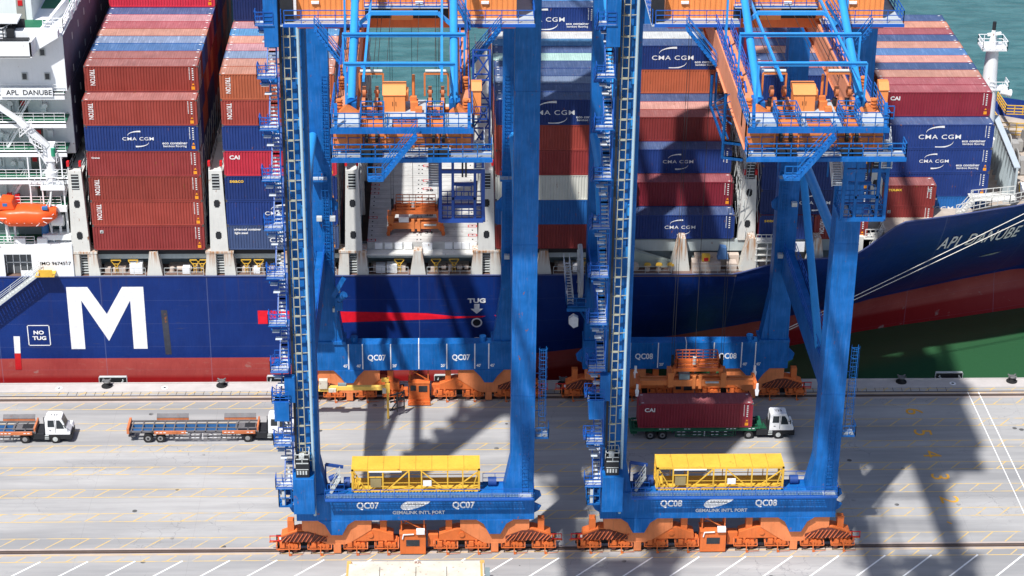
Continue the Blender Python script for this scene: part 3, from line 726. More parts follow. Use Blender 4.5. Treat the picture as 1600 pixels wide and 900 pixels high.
m = M(); m.rail([(50.0, 39.4, 15.2), (52.2, 39.4, 15.2), (52.2, 40.8, 15.2)], 1.1, .6, .04); m.box((49.9, 39.3, 15.1), (52.3, 41, 15.2)); m.stairs((50.6, 39.2, 13.6), (51.8, 39.2, 16.4), .6, 'y'); m.box((48.6, 39.6, 11.7), (49.9, 40.3, 15.3)); sp(m, 'side_platform', SHIPC)

# ------------------------------------------------------------------ deckhouse
house = M()
house.box((-78, 40.7, 11.6), (-39.0, 80.3, 25.2)); house.box((-78, 38.6, 33.2), (-37.35, 82, 39.4)); house.box((-78, 40.7, 25.2), (-37.4, 80.3, 33.2))
dh = sp(house, 'deckhouse', SHIPW)
HP = dh
def hp(m, name, mat, bevel=0):
    m.v = [(x, y + SY, z) for x, y, z in m.v]; return m.obj(name, mat, HP, bevel)
m = M()
for z, xe in ((33.0, -37.6), (29.75, -37.7), (26.4, -37.9), (23.2, -38.0)):
    m.box((-78, 38.2, z - .62), (xe, 38.45, z + .02)); m.box((-78, 38.2, z - .16), (xe, 40.9, z - .01))
m.box((-42.2, 37.9, 19.4), (-38.4, 40.9, 20.0)); m.box((-41.3, 37.9, 16.0), (-38.2, 39.5, 16.6)); m.box((-41, 37.8, 22.0), (-38.4, 40.5, 22.5))
m.box((-60, 37.65, 14.4), (-38.1, 38.0, 15.5)); m.box((-60, 37.65, 11.65), (-46.9, 38.0, 12.0))
hp(m, 'deck_fascia', SHIPW)
m = M()
for z, xe in ((33.0, -37.6), (29.75, -37.7), (26.4, -37.9), (23.2, -38.0), (20.0, -38.4)): m.box((-78, 38.4, z), (xe, 40.7, z + .03))
m.box((-60, 37.9, 15.45), (-38.2, 40.8, 15.55)); hp(m, 'walkway', DECKG)
m = M()
for z, xe in ((33.0, -37.7), (29.75, -37.8), (26.4, -38.0), (23.2, -38.1), (20.0, -39)): m.rail([(-60, 38.3, z), (xe, 38.3, z)], 1.05, 1.1, .019, mid=2)
m.rail([(-60, 37.8, 15.5), (-42.2, 37.8, 15.5)], 1.0, 1.1, .03, mid=2); m.rail([(-39.9, 40.6, 16.6), (-38.0, 38.2, 22.6)], 1.0, .7, .03); m.rail([(-39, 44, 16.6), (-38.0, 41.2, 22.6)], 1.0, .7, .03)
m.rail([(-42.2, 37.9, 22.5), (-38.4, 37.9, 22.5), (-38.4, 40.4, 22.5)], 1.0, .6, .03)
hp(m, 'railing', WHITE)
for z, dx in ((23.25, -41.9), (26.45, -41.2), (29.8, -42.6), (20.1, -41.5)):
    d = M(); d.box((dx - .45, 40.62, z), (dx + .45, 40.7, z + 2.0)); do = hp(d, 'door', paint('door_grey_%d' % (z * 10), (.10, .11, .10), .5, .15))
    d = M(); d.box((dx - .25, 40.58 + SY, z + 1.0), (dx + .25, 40.61 + SY, z + 1.5)); d.obj('door_sign', RED, do)
for x, z, s in ((-39.6, 37.6, 1), (-39.3, 34.9, 1), (-41.7, 34.9, 1), (-44.9, 34.6, 1)):
    d = M(); d.box((x - .32, 38.5, z - .42), (x + .32, 38.62, z + .42)); wo = hp(d, 'window', STEEL)
    d = M(); d.box((x - .22, 38.46 + SY, z - .32), (x + .22, 38.52 + SY, z + .32)); d.obj('pane', GLASS, wo)
for (x, z) in ((-45.6, 30.7), (-44.2, 30.5), (-45.8, 24.3), (-43.4, 24.0), (-39.9, 27.6), (-44.7, 27.2), (-40.4, 30.5)):
    d = M(); d.box((x - .3, 40.3, z - .4), (x + .3, 40.7, z + .4)); hp(d, 'wall_box', RED if (z > 30 and x < -45) else SHIPW)
# dark window rows on the forward face, all panes in the front wall
for k in range(9):
    for z in (30.8, 34.2, 27.6, 37.6):
        d = M(); y = 42.4 + k * 4.1 + (z - 30) * .2; d.box((-37.36, y - .18, z - .38), (-37.28, y + .18, z + .38)); hp(d, 'front_window', STEEL)
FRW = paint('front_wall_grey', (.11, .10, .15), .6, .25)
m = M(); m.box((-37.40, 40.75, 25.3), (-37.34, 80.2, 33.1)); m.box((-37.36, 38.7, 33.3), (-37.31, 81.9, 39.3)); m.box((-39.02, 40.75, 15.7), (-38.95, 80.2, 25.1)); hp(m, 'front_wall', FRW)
# bridge wing
m = M()
m.prism([(-60, 37.8), (-40.6, 37.8), (-37.6, 39.6), (-37.6, 40.3), (-60, 40.3)], 'y', 37.4, 38.6)
m.box((-60, 36.0, 37.9), (-40.4, 36.2, 39.6)); m.box((-60, 36.0, 37.85), (-40.4, 38.6, 38.05)); m.prism([(36.0, 37.9), (38.6, 37.9), (38.6, 39.6), (36.0, 39.6)], 'x', -40.4, -40.2)
m.box((-60, 38.5, 39.4), (-37.5, 85, 39.6))
m.add([(-40.4, 36.0, 39.6), (-40.2, 36.0, 39.6), (-37.9, 47, 41.0), (-38.3, 47, 41.0), (-40.4, 36.0, 38.0), (-40.2, 36.0, 38.0), (-37.9, 47, 39.4), (-38.3, 47, 39.4)], [(0, 1, 2, 3), (4, 7, 6, 5), (0, 3, 7, 4), (1, 5, 6, 2), (0, 4, 5, 1), (2, 6, 7, 3)])
m.box((-60, 43.0, 39.5), (-41.2, 60, 45.5)); hp(m, 'bridge_wing', SHIPW)
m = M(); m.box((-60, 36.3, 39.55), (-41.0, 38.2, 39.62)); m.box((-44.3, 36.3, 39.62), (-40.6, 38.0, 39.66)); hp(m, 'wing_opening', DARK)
m = M(); m.box((-60, 38.8, 39.62), (-39.6, 43.0, 39.68)); m.box((-41, 47, 39.62), (-37.6, 84, 39.68)); hp(m, 'wing_deck', DECKG)
m = M(); m.rail([(-39.6, 40.2, 39.6), (-37.5, 40.2, 39.6), (-37.4, 84, 39.6)], 1.2, .9, .04, mid=2); m.rail([(-50, 37.0, 39.6), (-43.2, 37.0, 39.6), (-42, 40.2, 39.6)], 1.2, .8, .035, mid=2)
for y in (44, 47, 50, 53): m.box((-37.6, y, 39.4), (-37.2, y + .8, 40.4))
hp(m, 'wing_railing', WHITE)
m = M(); m.box((-46.5, 37.0, 41.25), (-41.6, 39.6, 41.5)); hp(m, 'wing_canopy', SHIPW, .05)
m = M(); m.box((-46.5, 38.7, 39.7), (-41.2, 38.9, 41.2)); m.box((-42.9, 37.2, 39.7), (-42.1, 38.6, 40.6)); hp(m, 'wing_recess', DARK)  # dark panel stands in for the shaded void under the canopy
for x in (-46.5, -44.2, -40.3 - .9):
    d = M(); d.box((x - .7, 42.9, 42.2), (x + .7, 43.0, 43.9)); hp(d, 'bridge_window', GLASS)
d = M(); d.box((-42.4 - .4, 42.9, 39.7), (-42.4 + .5, 43.0, 43.0)); do = hp(d, 'door', paint('bridge_door', (.32, .30, .28), .5, .1))
d = M(); d.box((-42.6, 42.85 + SY, 41.3), (-42.1, 42.89 + SY, 41.9)); d.obj('door_sign', RED, do)
# ship's name board
b = M(); b.box((-44.3, 38.04, 32.75), (-38.8, 38.16, 33.75)); nb = hp(b, 'name_board', SHIPW)
mobj('lettering', text_mesh('APL  DANUBE', .80, .01, .98, BLACKP), nb, (-41.3, 38.02 + SY, 33.22))
# white casing with the number, windows under the boat deck
m = M(); m.box((-42.3, 37.6, 11.65), (-38.15, 38.6, 15.65)); cs = hp(m, 'side_casing', SHIPW)
mobj('lettering', text_mesh('IMO 9674517', .55, .015, 1.1, DARK), cs, (-40.1, 37.58 + SY, 13.3))
m = M(); m.box((-46.8, 37.66, 11.7), (-45.7, 37.95, 14.4)); m.box((-44.0, 37.66, 11.7), (-42.3, 37.95, 12.3)); m.box((-42.7, 37.6, 11.7), (-42.3, 38, 15)); hp(m, 'side_frame', SHIPW)
for x0_, x1_ in ((-60, -46.8), (-45.7, -42.7)):
    d = M(); d.box((x0_, 38.6, 11.7), (x1_, 38.7, 14.3)); wo = hp(d, 'window_row', paint('side_glass_%d' % x1_, (.10, .11, .12), .3, .3))
    d = M(); x = x0_
    while x < x1_: d.box((x, 38.5 + SY, 11.7), (x + .08, 38.6 + SY, 14.3)); x += .75
    d.box((x0_, 38.5 + SY, 13.0), (x1_, 38.6 + SY, 13.08)); d.obj('frame', SHIPW, wo)
# boat deck posts and fittings
m = M()
for x in (-45.3, -44.4, -41.0, -40.4, -39.4, -38.6): m.box((x - .12, 38.6, 15.5), (x + .12, 38.9, 19.5))
for x in (-44.8, -40.1): m.bar((x, 38.2, 15.6), (x - .5, 38.5, 18.4), .12)
m.box((-44.3, 37.7, 15.5), (-43.2, 38.2, 16.3)); m.box((-41.9, 37.7, 15.5), (-40.8, 38.2, 16.3)); m.tube((-40.2, 38.4, 18.2), (-38.9, 38.4, 18.2), .65, 14)
hp(m, 'boat_deck_fittings', SHIPW)
m = M(); m.tube((-41.1, 38.7, 15.6), (-41.1, 38.7, 18.0), .42, 10); hp(m, 'blue_cylinder', TBLUE)
m = M(); m.box((-60, 40.4, 15.6), (-39.1, 40.66, 19.3)); hp(m, 'recess_wall', SHIPG)
m = M()
for x, z in ((-43.0, 29.8), (-44.5, 26.4), (-41.0, 23.2), (-44.8, 20.0)): m.stairs((x, 39.6, z - .1), (x + 1.9, 39.6, z + 2.9), .6, 'y', 0, 0, 10)
for x in (-45.3, -43.7, -40.6): m.bar((x, 40.5, 11.6), (x, 40.5, 33), .12)
for z in (31.8, 28.6, 25.3): m.bar((-46, 40.55, z), (-39, 40.55, z), .09)
for x, z in ((-44.2, 24.2), (-40.6, 24.0), (-45.2, 27.6), (-40.2, 30.9), (-43.9, 31.2), (-42.3, 21.2)): m.tube((x, 40.6, z), (x, 40.1, z), .3, 10)
for x in (-42.2, -40.9, -38.6): m.bar((x, 38.3, 19.9), (x, 38.3, 26.2), .14)
hp(m, 'pipes_and_ladders', SHIPW)
m = M()
for x, z in ((-45.0, 20.2), (-44.1, 20.1), (-40.3, 23.3)): m.box((x, 38.9, z), (x + .5, 39.4, z + .9))
hp(m, 'deck_box', RED)
# davit crane
m = M(); m.tube((-39.8, 38.6, 22.5), (-39.8, 38.6, 24.0), .6, 14, r2=.75); m.tube((-39.8, 38.6, 24.0), (-39.8, 38.6, 25.6), .5, 14); m.box((-40.4, 38.0, 25.3), (-39.2, 39.2, 27.2)); dv = hp(m, 'provision_crane', SHIPW)
m = M(); m.bar((-39.9, 38.2 + SY, 27.0), (-42.6, 37.8 + SY, 30.2), .55, .7); m.bar((-42.6, 37.8 + SY, 30.2), (-46.8, 37.5 + SY, 33.6), .42, .5); m.bar((-40.2, 38.1 + SY, 25.0), (-42.0, 37.8 + SY, 28.8), .16); m.obj('jib', SHIPW, dv)
m = M(); m.rail([(-41.6, 37.4 + SY, 27.8), (-40.4, 37.4 + SY, 27.0)], 1.0, .4, .03); m.rail([(-42.6, 37.4 + SY, 28.4), (-41.2, 37.4 + SY, 29.6)], .9, .4, .03); m.rail([(-39.0, 37.8 + SY, 25.2), (-38.6, 39.2 + SY, 25.2)], 1.1, .5, .035); m.obj('railing', WHITE, dv)
m = M(); m.tube((-39.3, 37.95 + SY, 26.0), (-39.3, 37.95 + SY, 26.9), .25, 10); m.obj('winch_motor', paint('motor_green', (.02, .25, .14), .5, .1), dv)
# accommodation ladder
gw = thing('accommodation_ladder', 'aluminium gangway with handrails hanging down the blue hull at the far left', 'gangway', (-42, 36.8, 12.5))
m = M(); m.stairs((-8.5, 0, -6.8), (.3, 0, .1), .9, 'y', 0, 0, 26); m.obj('flight', STEEL, gw)
m = M(); m.box((-.2, -.5, -.25), (1.9, .8, -.1)); m.box((.2, -.5, -.1), (1.7, -.4, .6)); m.obj('top_platform', YELLOW, gw)
# lifeboat
lb = thing('lifeboat', 'enclosed orange lifeboat slung beside the white deckhouse', 'lifeboat', (-42.7, 37.4, 18.3))
def boat_sec(L, prof, n=14):
    mm = M(); rows_ = []
    for i in range(n + 1):
        t = i / n; x = -L / 2 + L * t
        w_, zb, zt = prof(t); r_ = []
        for j in range(13):
            a = math.pi * j / 12; yy = -w_ * math.cos(a); r_.append((x, yy, zb + (zt - zb) * (math.sin(a) ** .6) if True else 0))
        for j in range(1, 12):
            a = math.pi * j / 12; yy = w_ * math.cos(a); r_.append((x, yy, zb - 1.0 * w_ * math.sin(a) ** .7))
        rows_.append(r_)
    k = len(rows_[0]); vs = [v for r_ in rows_ for v in r_]
    mm.add(vs, [(i * k + j, (i + 1) * k + j, (i + 1) * k + (j + 1) % k, i * k + (j + 1) % k) for i in range(n) for j in range(k)], 0, True)
    mm.add(rows_[0], [tuple(range(k))]); mm.add(rows_[-1], [tuple(reversed(range(k)))])
    return mm
b = boat_sec(6.6, lambda t: (1.38 * max(.12, min(1, 1.35 * math.sin(math.pi * (t * .82 + .09)))) , 1.15 + .25 * (t - .5) ** 2, 2.15 - .5 * abs(t - .5)))
b.obj('hull', LIFE, lb)
b = M(); b.prism([(-2.9, 1.9), (-1.0, 1.9), (-1.3, 3.0), (-2.6, 3.1)], 'y', -.9, .9); b.obj('conning_tower', LIFE, lb, .15)
b = M(); b.box((-2.3, -.93, 2.4), (-1.8, -.9, 2.75)); b.box((1.9, -1.0, 2.0), (2.5, -.6, 2.3)); b.obj('window', TBLUE, lb)
b = M(); b.box((-3.2, -1.36, 1.12), (3.0, -1.30, 1.2)); b.bar((1.2, -1.3, .2), (3.1, -.7, 1.4), .05)
for i in range(7): b.bar((-2.8 + i * .8, -1.28, .75), (-2.4 + i * .8, -1.3, .55), .05); 
b.obj('grab_line', WHITE, lb)
b = M(); b.bar((-2.7, 0, 3.0), (-3.2, .8, 4.6), .2); b.bar((2.6, 0, 1.9), (2.9, .9, 4.3), .2); b.bar((2.2, -.6, 2.0), (2.7, -.2, 2.9), .1); b.obj('fall_hook', STEEL, lb)

# mooring lines
m = M()
def rope(a, b, r=.042, sag=.25, n=10):
    a = Vector(a); b = Vector(b); o_ = M(); pv = a
    for i in range(1, n + 1):
        t = i / n; p = a.lerp(b, t) - Vector((0, 0, sag * 4 * t * (1 - t))); o_.tube(pv, p, r, 6, cap=False); pv = p
    return o_
o = rope((28.9, 33.4, .5), (79.1, 43.5, 22.2)).obj('mooring_line', ROPE); tag(o, 'pale mooring rope, the upper one of the pair crossing below the ship name', 'rope', 'mooring ropes to the bow')
o = rope((29.2, 33.5, .55), (79.2, 43.5, 21.2)).obj('mooring_line', ROPE); tag(o, 'pale mooring rope, the lower one of the pair crossing below the ship name', 'rope', 'mooring ropes to the bow')
# ================================================================== containers
CB, CZ, RP, TP = 37.88, 14.8, 2.474, 2.944
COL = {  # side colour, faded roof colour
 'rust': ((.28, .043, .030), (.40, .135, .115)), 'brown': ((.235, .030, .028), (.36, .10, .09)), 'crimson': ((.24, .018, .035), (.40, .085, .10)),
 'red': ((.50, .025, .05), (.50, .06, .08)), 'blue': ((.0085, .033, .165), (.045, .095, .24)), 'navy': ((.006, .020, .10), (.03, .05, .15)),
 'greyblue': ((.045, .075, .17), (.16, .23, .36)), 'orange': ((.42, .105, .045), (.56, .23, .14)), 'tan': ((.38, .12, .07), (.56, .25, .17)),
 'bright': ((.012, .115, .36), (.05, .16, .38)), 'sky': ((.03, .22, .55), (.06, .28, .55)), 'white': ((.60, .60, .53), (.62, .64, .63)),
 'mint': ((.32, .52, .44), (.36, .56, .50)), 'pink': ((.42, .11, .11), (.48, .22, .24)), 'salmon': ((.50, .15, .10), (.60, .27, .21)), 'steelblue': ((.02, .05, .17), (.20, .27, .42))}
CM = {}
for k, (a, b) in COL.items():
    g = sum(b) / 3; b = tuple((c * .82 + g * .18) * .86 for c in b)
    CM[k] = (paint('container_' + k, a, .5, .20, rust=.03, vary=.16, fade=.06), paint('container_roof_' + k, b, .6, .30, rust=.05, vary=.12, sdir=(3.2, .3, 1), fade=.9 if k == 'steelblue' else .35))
FRAME = paint('container_frame_dirt', (.10, .085, .08), .6, .3)
GOLD = flat('marking_gold', (.80, .50, .06), .5)
MK = flat('marking_white', (.78, .78, .76), .5)
def corr(m, x0, x1, per, dep, emit):
    """trapezoid corrugation profile between x0 and x1"""
    n = max(1, round((x1 - x0) / per)); p = (x1 - x0) / n; out = [(x0, 0)]
    for i in range(n):
        a = x0 + i * p; out += [(a + p * .30, 0), (a + p * .45, dep), (a + p * .75, dep), (a + p * .90, 0)]
    out.append((x1, 0)); return out
def container_mesh(L=12.19, H=2.896, W=2.438, lod=0):
    m = M(); f = .10
    for s in (0, 1):                                   # long sides
        pr = corr(m, f, L - f, .31, .062, None); y = .012 if s == 0 else W - .012; sg = 1 if s == 0 else -1
        vs = []
        for x, d in pr: vs += [(x, y + sg * d, .14), (x, y + sg * d, H - .10)]
        n = len(pr); m.add(vs, [(2 * i, 2 * i + 2, 2 * i + 3, 2 * i + 1) if s == 0 else (2 * i, 2 * i + 1, 2 * i + 3, 2 * i + 2) for i in range(n - 1)], 0)
    pr = corr(m, f, L - f, .26, -.022, None); vs = []
    for x, d in pr: vs += [(x, .05, H - .012 + d), (x, W - .05, H - .012 + d)]
    m.add(vs, [(2 * i, 2 * i + 2, 2 * i + 3, 2 * i + 1) for i in range(len(pr) - 1)], 1)
    for s in (0, 1):                                   # ends
        x = .012 if s == 0 else L - .012; sg = 1 if s == 0 else -1; pr = corr(m, f, W - f, .30, .04, None); vs = []
        for y, d in pr: vs += [(x + sg * d, y, .14), (x + sg * d, y, H - .1)]
        m.add(vs, [(2 * i, 2 * i + 1, 2 * i + 3, 2 * i + 2) for i in range(len(pr) - 1)], 0)
    m.add([(.02, .02, .02), (L - .02, .02, .02), (L - .02, W - .02, .02), (.02, W - .02, .02)], [(0, 3, 2, 1)], 2)
    fr = M()
    for y in (0, W - .07):                             # rails and posts
        m.box((.1, y, .0), (L - .1, y + .07, .145), 0); m.box((.1, y, H - .10), (L - .1, y + .07, H), 0)
    for x in (0, L - .10):
        for y in (0, W - .10): m.box((x, y, .10), (x + .10, y + .10, H - .1), 0)
        m.box((x, .1, 0), (x + .08, W - .1, .14), 0); m.box((x, .1, H - .1), (x + .08, W - .1, H), 0)
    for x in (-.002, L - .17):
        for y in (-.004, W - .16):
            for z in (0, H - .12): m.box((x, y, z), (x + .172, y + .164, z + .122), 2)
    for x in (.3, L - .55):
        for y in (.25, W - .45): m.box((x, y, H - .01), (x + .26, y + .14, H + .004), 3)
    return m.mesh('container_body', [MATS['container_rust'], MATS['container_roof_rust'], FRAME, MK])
MESH = {(12, 'hc'): container_mesh(), (12, 'sd'): container_mesh(H=2.59), (6, 'sd'): container_mesh(6.06, 2.59), (6, 'hc'): container_mesh(6.06, 2.87)}
def door_mesh(H):
    m = M()
    for y in (.12, 1.24):
        m.box((0, y, .15), (.03, y + 1.07, H - .12), 0)
        for yy in (.25, .8): m.tube((.06, y + yy, .12), (.06, y + yy, H - .1), .02, 6, 1)
        m.box((.03, y + .3, 1.2), (.08, y + .7, 1.26), 1)
    return m.mesh('container_door', [MATS['container_rust'], STEEL])
DOORM = door_mesh(2.896)
def swoosh(s=1.0):
    m = M(); n = 14
    for sg in (1, -1):
        vs = []; top = []; bot = []
        for i in range(n + 1):
            t = i / n; a = math.pi / 2 * t; x = .29 - 1.41 * math.cos(a); z = .40 + .56 * math.sin(a)
            th = .03 + .15 * t ** 1.5
            top.append((x * sg * s, 0, z * sg * s)); bot.append(((x + .02) * sg * s, 0, (z - th) * sg * s))
        vs = top + bot; m.add(vs, [(i, i + 1, i + n + 2, i + n + 1) for i in range(n)])
    me = m.mesh('logo_swoosh', MK); return me
SW = swoosh()
def code_mesh():
    m = M(); r_ = random.Random(5)
    for k in range(6): m.box((-.10, 0, 1.0 - k * .25), (.06, .004, 1.12 - k * .25), 0)
    for k in range(9): m.box((-.42, 0, 1.1 - k * .16), (-.34, .004, 1.2 - k * .16), 0)
    return m.mesh('code_marking', MK)
CODE = code_mesh()
m_ = M(); m_.prism([(-.14, .32), (.14, .32), (0, .56)], 'y', 0, .004); m_.box((-.2, 0, -.2), (.16, .004, .16)); HAZ = m_.mesh('hazard_label', ORG2)
def T(s, size, **kw): return text_mesh(s, size, mat=kw.pop('mat', MK), **kw)
def vert_text(s, size):
    key = ('v', s, size)
    if key in TXT: return TXT[key]
    m = bpy.data.meshes.new('vertical_lettering'); vs = []; fs = []
    src = T(s, size, bold=.012, sx=.74).copy()                     # rotated so that the word reads downwards
    for v in src.vertices: x, y, z = v.co; v.co = (z, y, -x)
    TXT[key] = src; return src
TRN = 'TRITON'
def put_logo(t, cx, Y, z, wd):
    tm = T('CMA CGM', .72, bold=.004, sx=1.3, spacing=1.12); xs = [v.co.x for v in tm.vertices]; k = wd / (max(xs) - min(xs))
    mobj('logo_lettering', tm, t, (cx, Y, z), scale=(k, 1, k)); mobj('logo_swoosh', SW, t, (cx, Y, z), scale=(wd / 3.36, 1, wd / 3.36))
COUNT = {}
ORD = ['bottom', 'second', 'third', 'fourth', 'fifth', 'sixth', 'seventh', 'eighth', 'ninth']
ROWN = ['front', 'second', 'third', 'fourth', 'fifth', 'sixth', 'seventh', 'eighth', 'ninth', 'tenth', 'eleventh', 'twelfth', 'thirteenth', 'fourteenth', 'fifteenth', 'sixteenth', 'seventeenth', 'eighteenth', 'nineteenth']
CNAME = {'rust': 'rust red', 'brown': 'brown red', 'crimson': 'crimson', 'red': 'bright red', 'blue': 'dark blue', 'navy': 'navy', 'greyblue': 'grey blue', 'orange': 'orange brown', 'tan': 'tan', 'bright': 'mid blue', 'sky': 'light blue', 'white': 'white', 'mint': 'mint green', 'pink': 'pale pink', 'salmon': 'salmon', 'steelblue': 'faded blue'}
LOGON = {'triton': ' with vertical white lettering', 'cma': ' with white shipping line logo', 'cai': ' with short white logo', 'seaco': ' with small gold lettering', 'cronos': ' with small gold ring mark', 'sq': ' with small square mark', 'adv': ' with small two-line lettering', 'touax': ' with gold lettering', '': ''}
def container(x, y, z, col, logo, label, size=(12, 'hc'), lab_hint=''):
    L, H = {(12, 'hc'): (12.19, 2.896), (12, 'sd'): (12.19, 2.59), (6, 'sd'): (6.06, 2.59), (6, 'hc'): (6.06, 2.87)}[size]
    t = thing('shipping_container', label, 'shipping container', (x, y, z), group='shipping containers')
    body = mobj('body', MESH[size], t)
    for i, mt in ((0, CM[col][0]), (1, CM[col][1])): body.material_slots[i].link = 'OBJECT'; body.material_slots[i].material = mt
    if logo is None: return t
    d = mobj('door', DOORM, t, (L + .005, 0, 0)); d.material_slots[0].link = 'OBJECT'; d.material_slots[0].material = CM[col][0]
    if size[1] == 'sd' : d.scale = (1, 1, .895)
    Y = .004
    mobj('code_marking', CODE, t, (L - .55, Y, H - 1.35)); 
    if logo in ('triton', 'cma', 'cronos', 'cai', 'sq', 'seaco', 'adv', 'code'): mobj('hazard_label', HAZ, t, (L - .58, Y, .42))
    if logo == 'triton': mobj('lettering', vert_text('TRITON', .74), t, (.85, Y, H - 1.28), scale=(1, 1, .92))
    if logo in ('cma', 'cmab', 'cmas', 'cmar'):
        k = {'cma': .70, 'cmab': 1.0, 'cmas': .72, 'cmar': .82}[logo]; cx = {'cma': 5.7, 'cmab': 6.1, 'cmas': 6.1, 'cmar': 6.2}[logo]; 
        put_logo(t, cx, Y, H * .48, 4.8 * k)
        if logo in ('cma', 'cmab'):
            mobj('lettering', T('eco container', .42, bold=.02, sx=1.15), t, (9.6 if logo == 'cma' else 10.0, Y, H * .31)); mobj('lettering', T('bamboo flooring', .34, bold=.012, sx=1.1), t, (9.6 if logo == 'cma' else 10.0, Y, H * .19))
    if logo == 'cai': mobj('logo_lettering', T('CAI', .62, bold=.03, sx=1.15), t, (1.2, Y, H * .74))
    if logo == 'seaco': mobj('logo_lettering', T('seaco', .56, bold=.02, sx=1.2, mat=GOLD), t, (1.3, Y, H * .80))
    if logo == 'touax': mobj('logo_lettering', T('TOUAX', .36, bold=.05, sx=1.2, mat=GOLD), t, (1.4, Y, H * .78)); 
    if logo == 'cronos': mobj('logo_lettering', T('Cronos', .26, bold=.04, sx=1.1, mat=MK), t, (.95, Y, H * .74))
    if logo in ('sq', 'touax'):
        q = M(); q.box((0, 0, 0), (.36, .004, .36), 0); q.box((.08, -.001, .06), (.30, -.0005, .12), 1); q.bar((.08, -.001, .1), (.28, -.001, .3), .04, m=1)
        q.obj('square_mark', [STEEL, DARK], t).location = ((.8 if logo == 'sq' else 5.1), Y, H * .70)
    if logo == 'adv':
        mobj('lettering', T('advanced container', .36, bold=.03, sx=1.05), t, (2.2, Y, H * .84)); mobj('lettering', T('light steel', .36, bold=.03, sx=1.05), t, (1.5, Y, H * .69))
        put_logo(t, 7.0, Y, H * .38, 4.8)
    return t
BAYN = {1: 'bay beside the deckhouse', 2: 'bay behind the left stair tower', 4: 'bay between the two cranes', 5: 'bay behind the right stair tower', 6: 'bay behind the right crane platform', 7: 'bay nearest the bow'}
HID = {}
def bay(no, x0, nrow, tops, fronts, k0=0, stick=2, full=3, z0=CZ):
    """nrow[k] tiers in row k; tops[k] colour of its top box; fronts[(k,t)] = (colour, logo)"""
    r_ = random.Random(no * 13); pal = ['rust', 'brown', 'blue', 'crimson', 'blue', 'rust', 'orange', 'navy', 'tan', 'greyblue']
    for k in range(k0, len(nrow)):
        n = nrow[k]; prev = nrow[k - 1] if k > k0 else 0
        for t in range(n):
            front_vis = t >= prev; top = t == n - 1
            if not (front_vis or top or t >= n - stick or (k - k0 < full)):
                c_ = r_.choice(pal); hm = HID.setdefault(c_, M()); X_, Y_, Z_ = x0, CB + RP * k, z0 + TP * t
                hm.box((X_, Y_ + .02, Z_ + .02), (X_ + 12.19, Y_ + 2.42, Z_ + 2.9)); continue
            if (k, t) in fronts: col, logo = fronts[(k, t)]
            else: col, logo = (tops[k] if top and k < len(tops) else r_.choice(pal)), (None if not front_vis else '')
            size = (12, 'hc')
            lab = '%s container%s, %s tier, %s row from the quay, %s' % (CNAME[col], LOGON.get({'cmab': 'cma', 'cmas': 'cma', 'cmar': 'cma'}.get(logo, logo) or '', ''), ORD[t], ROWN[k - k0], BAYN[no])
            if len(lab.split()) > 16: lab = '%s container, %s tier, %s row from the quay, %s' % (CNAME[col], ORD[t], ROWN[k - k0], BAYN[no])
            container(x0 + r_.uniform(-.02, .02), CB + RP * k, z0 + TP * t, col, logo, lab, size)
bay(1, -35.76, [6] + [7] * 8 + [8] * 9, ['rust', 'rust', 'rust', 'bright', 'steelblue', 'tan', 'crimson', 'pink', 'blue', 'red', 'blue', 'rust', 'tan', 'blue'],
    {(0, 0): ('brown', 'sq'), (0, 1): ('rust', 'triton'), (0, 2): ('rust', 'triton'), (0, 3): ('brown', 'cronos'), (0, 4): ('blue', 'cma'), (0, 5): ('rust', 'triton'), (1, 6): ('rust', 'triton'), (9, 7): ('red', 'code')}, full=2)
bay(2, -21.02, [7] * 7 + [8] * 11, ['orange', 'tan', 'greyblue', 'pink', 'tan', 'sky', 'pink', 'blue', 'blue', 'blue'],
    {(0, 0): ('greyblue', 'adv'), (0, 1): ('blue', 'cmar'), (0, 2): ('blue', 'seaco'), (0, 3): ('red', 'cai'), (0, 4): ('blue', 'code'), (0, 5): ('rust', 'triton'), (0, 6): ('orange', 'triton'), (7, 7): ('navy', 'code')}, full=2)
bay(4, 8.45, [6] * 9 + [7] * 9, ['greyblue', 'blue', 'greyblue', 'blue', 'blue', 'mint', 'blue', 'sky', 'white', 'greyblue', 'sky', 'blue'],
    {(0, 0): ('brown', 'code'), (0, 1): ('bright', 'code'), (0, 2): ('white', 'code'), (0, 3): ('brown', 'code'), (0, 4): ('rust', 'code'), (0, 5): ('blue', 'cmab'), (9, 6): ('blue', 'cmab')}, full=2)
bay(5, 23.15, [0, 1, 2, 3, 4, 4, 4] + [6] * 11, [0, 'steelblue', 'pink', 'greyblue', 'salmon', 'salmon', 'blue', 'greyblue', 'white', 'blue', 'greyblue', 'rust', 'white', 'sky', 'blue'],
    {(1, 0): ('blue', 'cmas'), (2, 1): ('crimson', 'code'), (3, 2): ('blue', 'cmas'), (4, 3): ('brown', 'code'), (7, 4): ('orange', 'code'), (7, 5): ('blue', 'cmab')}, k0=1, full=1)
b6 = {(1, 1): ('navy', 'cmas'), (1, 2): ('blue', 'code'), (1, 3): ('blue', 'code'), (1, 4): ('brown', 'triton')}
bay(6, 38.1, [0, 5, 5, 6, 6, 6, 6, 6, 6, 6, 7, 7, 7, 7, 7, 7], [0, 'brown', 'rust', 'blue', 'brown', 'blue', 'tan', 'blue', 'crimson', 'blue', 'rust', 'blue', 'rust'],
    b6, k0=1, full=1)
bay(7, 52.65, [0, 0, 0, 4] + [5] * 11, [0, 0, 0, 'greyblue', 'crimson', 'crimson', 'tan', 'blue', 'salmon', 'bright', 'tan', 'blue', 'crimson', 'orange', 'blue'],
    {(3, 0): ('bright', 'cmab'), (3, 1): ('blue', 'code'), (3, 2): ('blue', 'cma'), (3, 3): ('blue', 'cmab'), (4, 4): ('crimson', 'cai')}, k0=3, full=1)
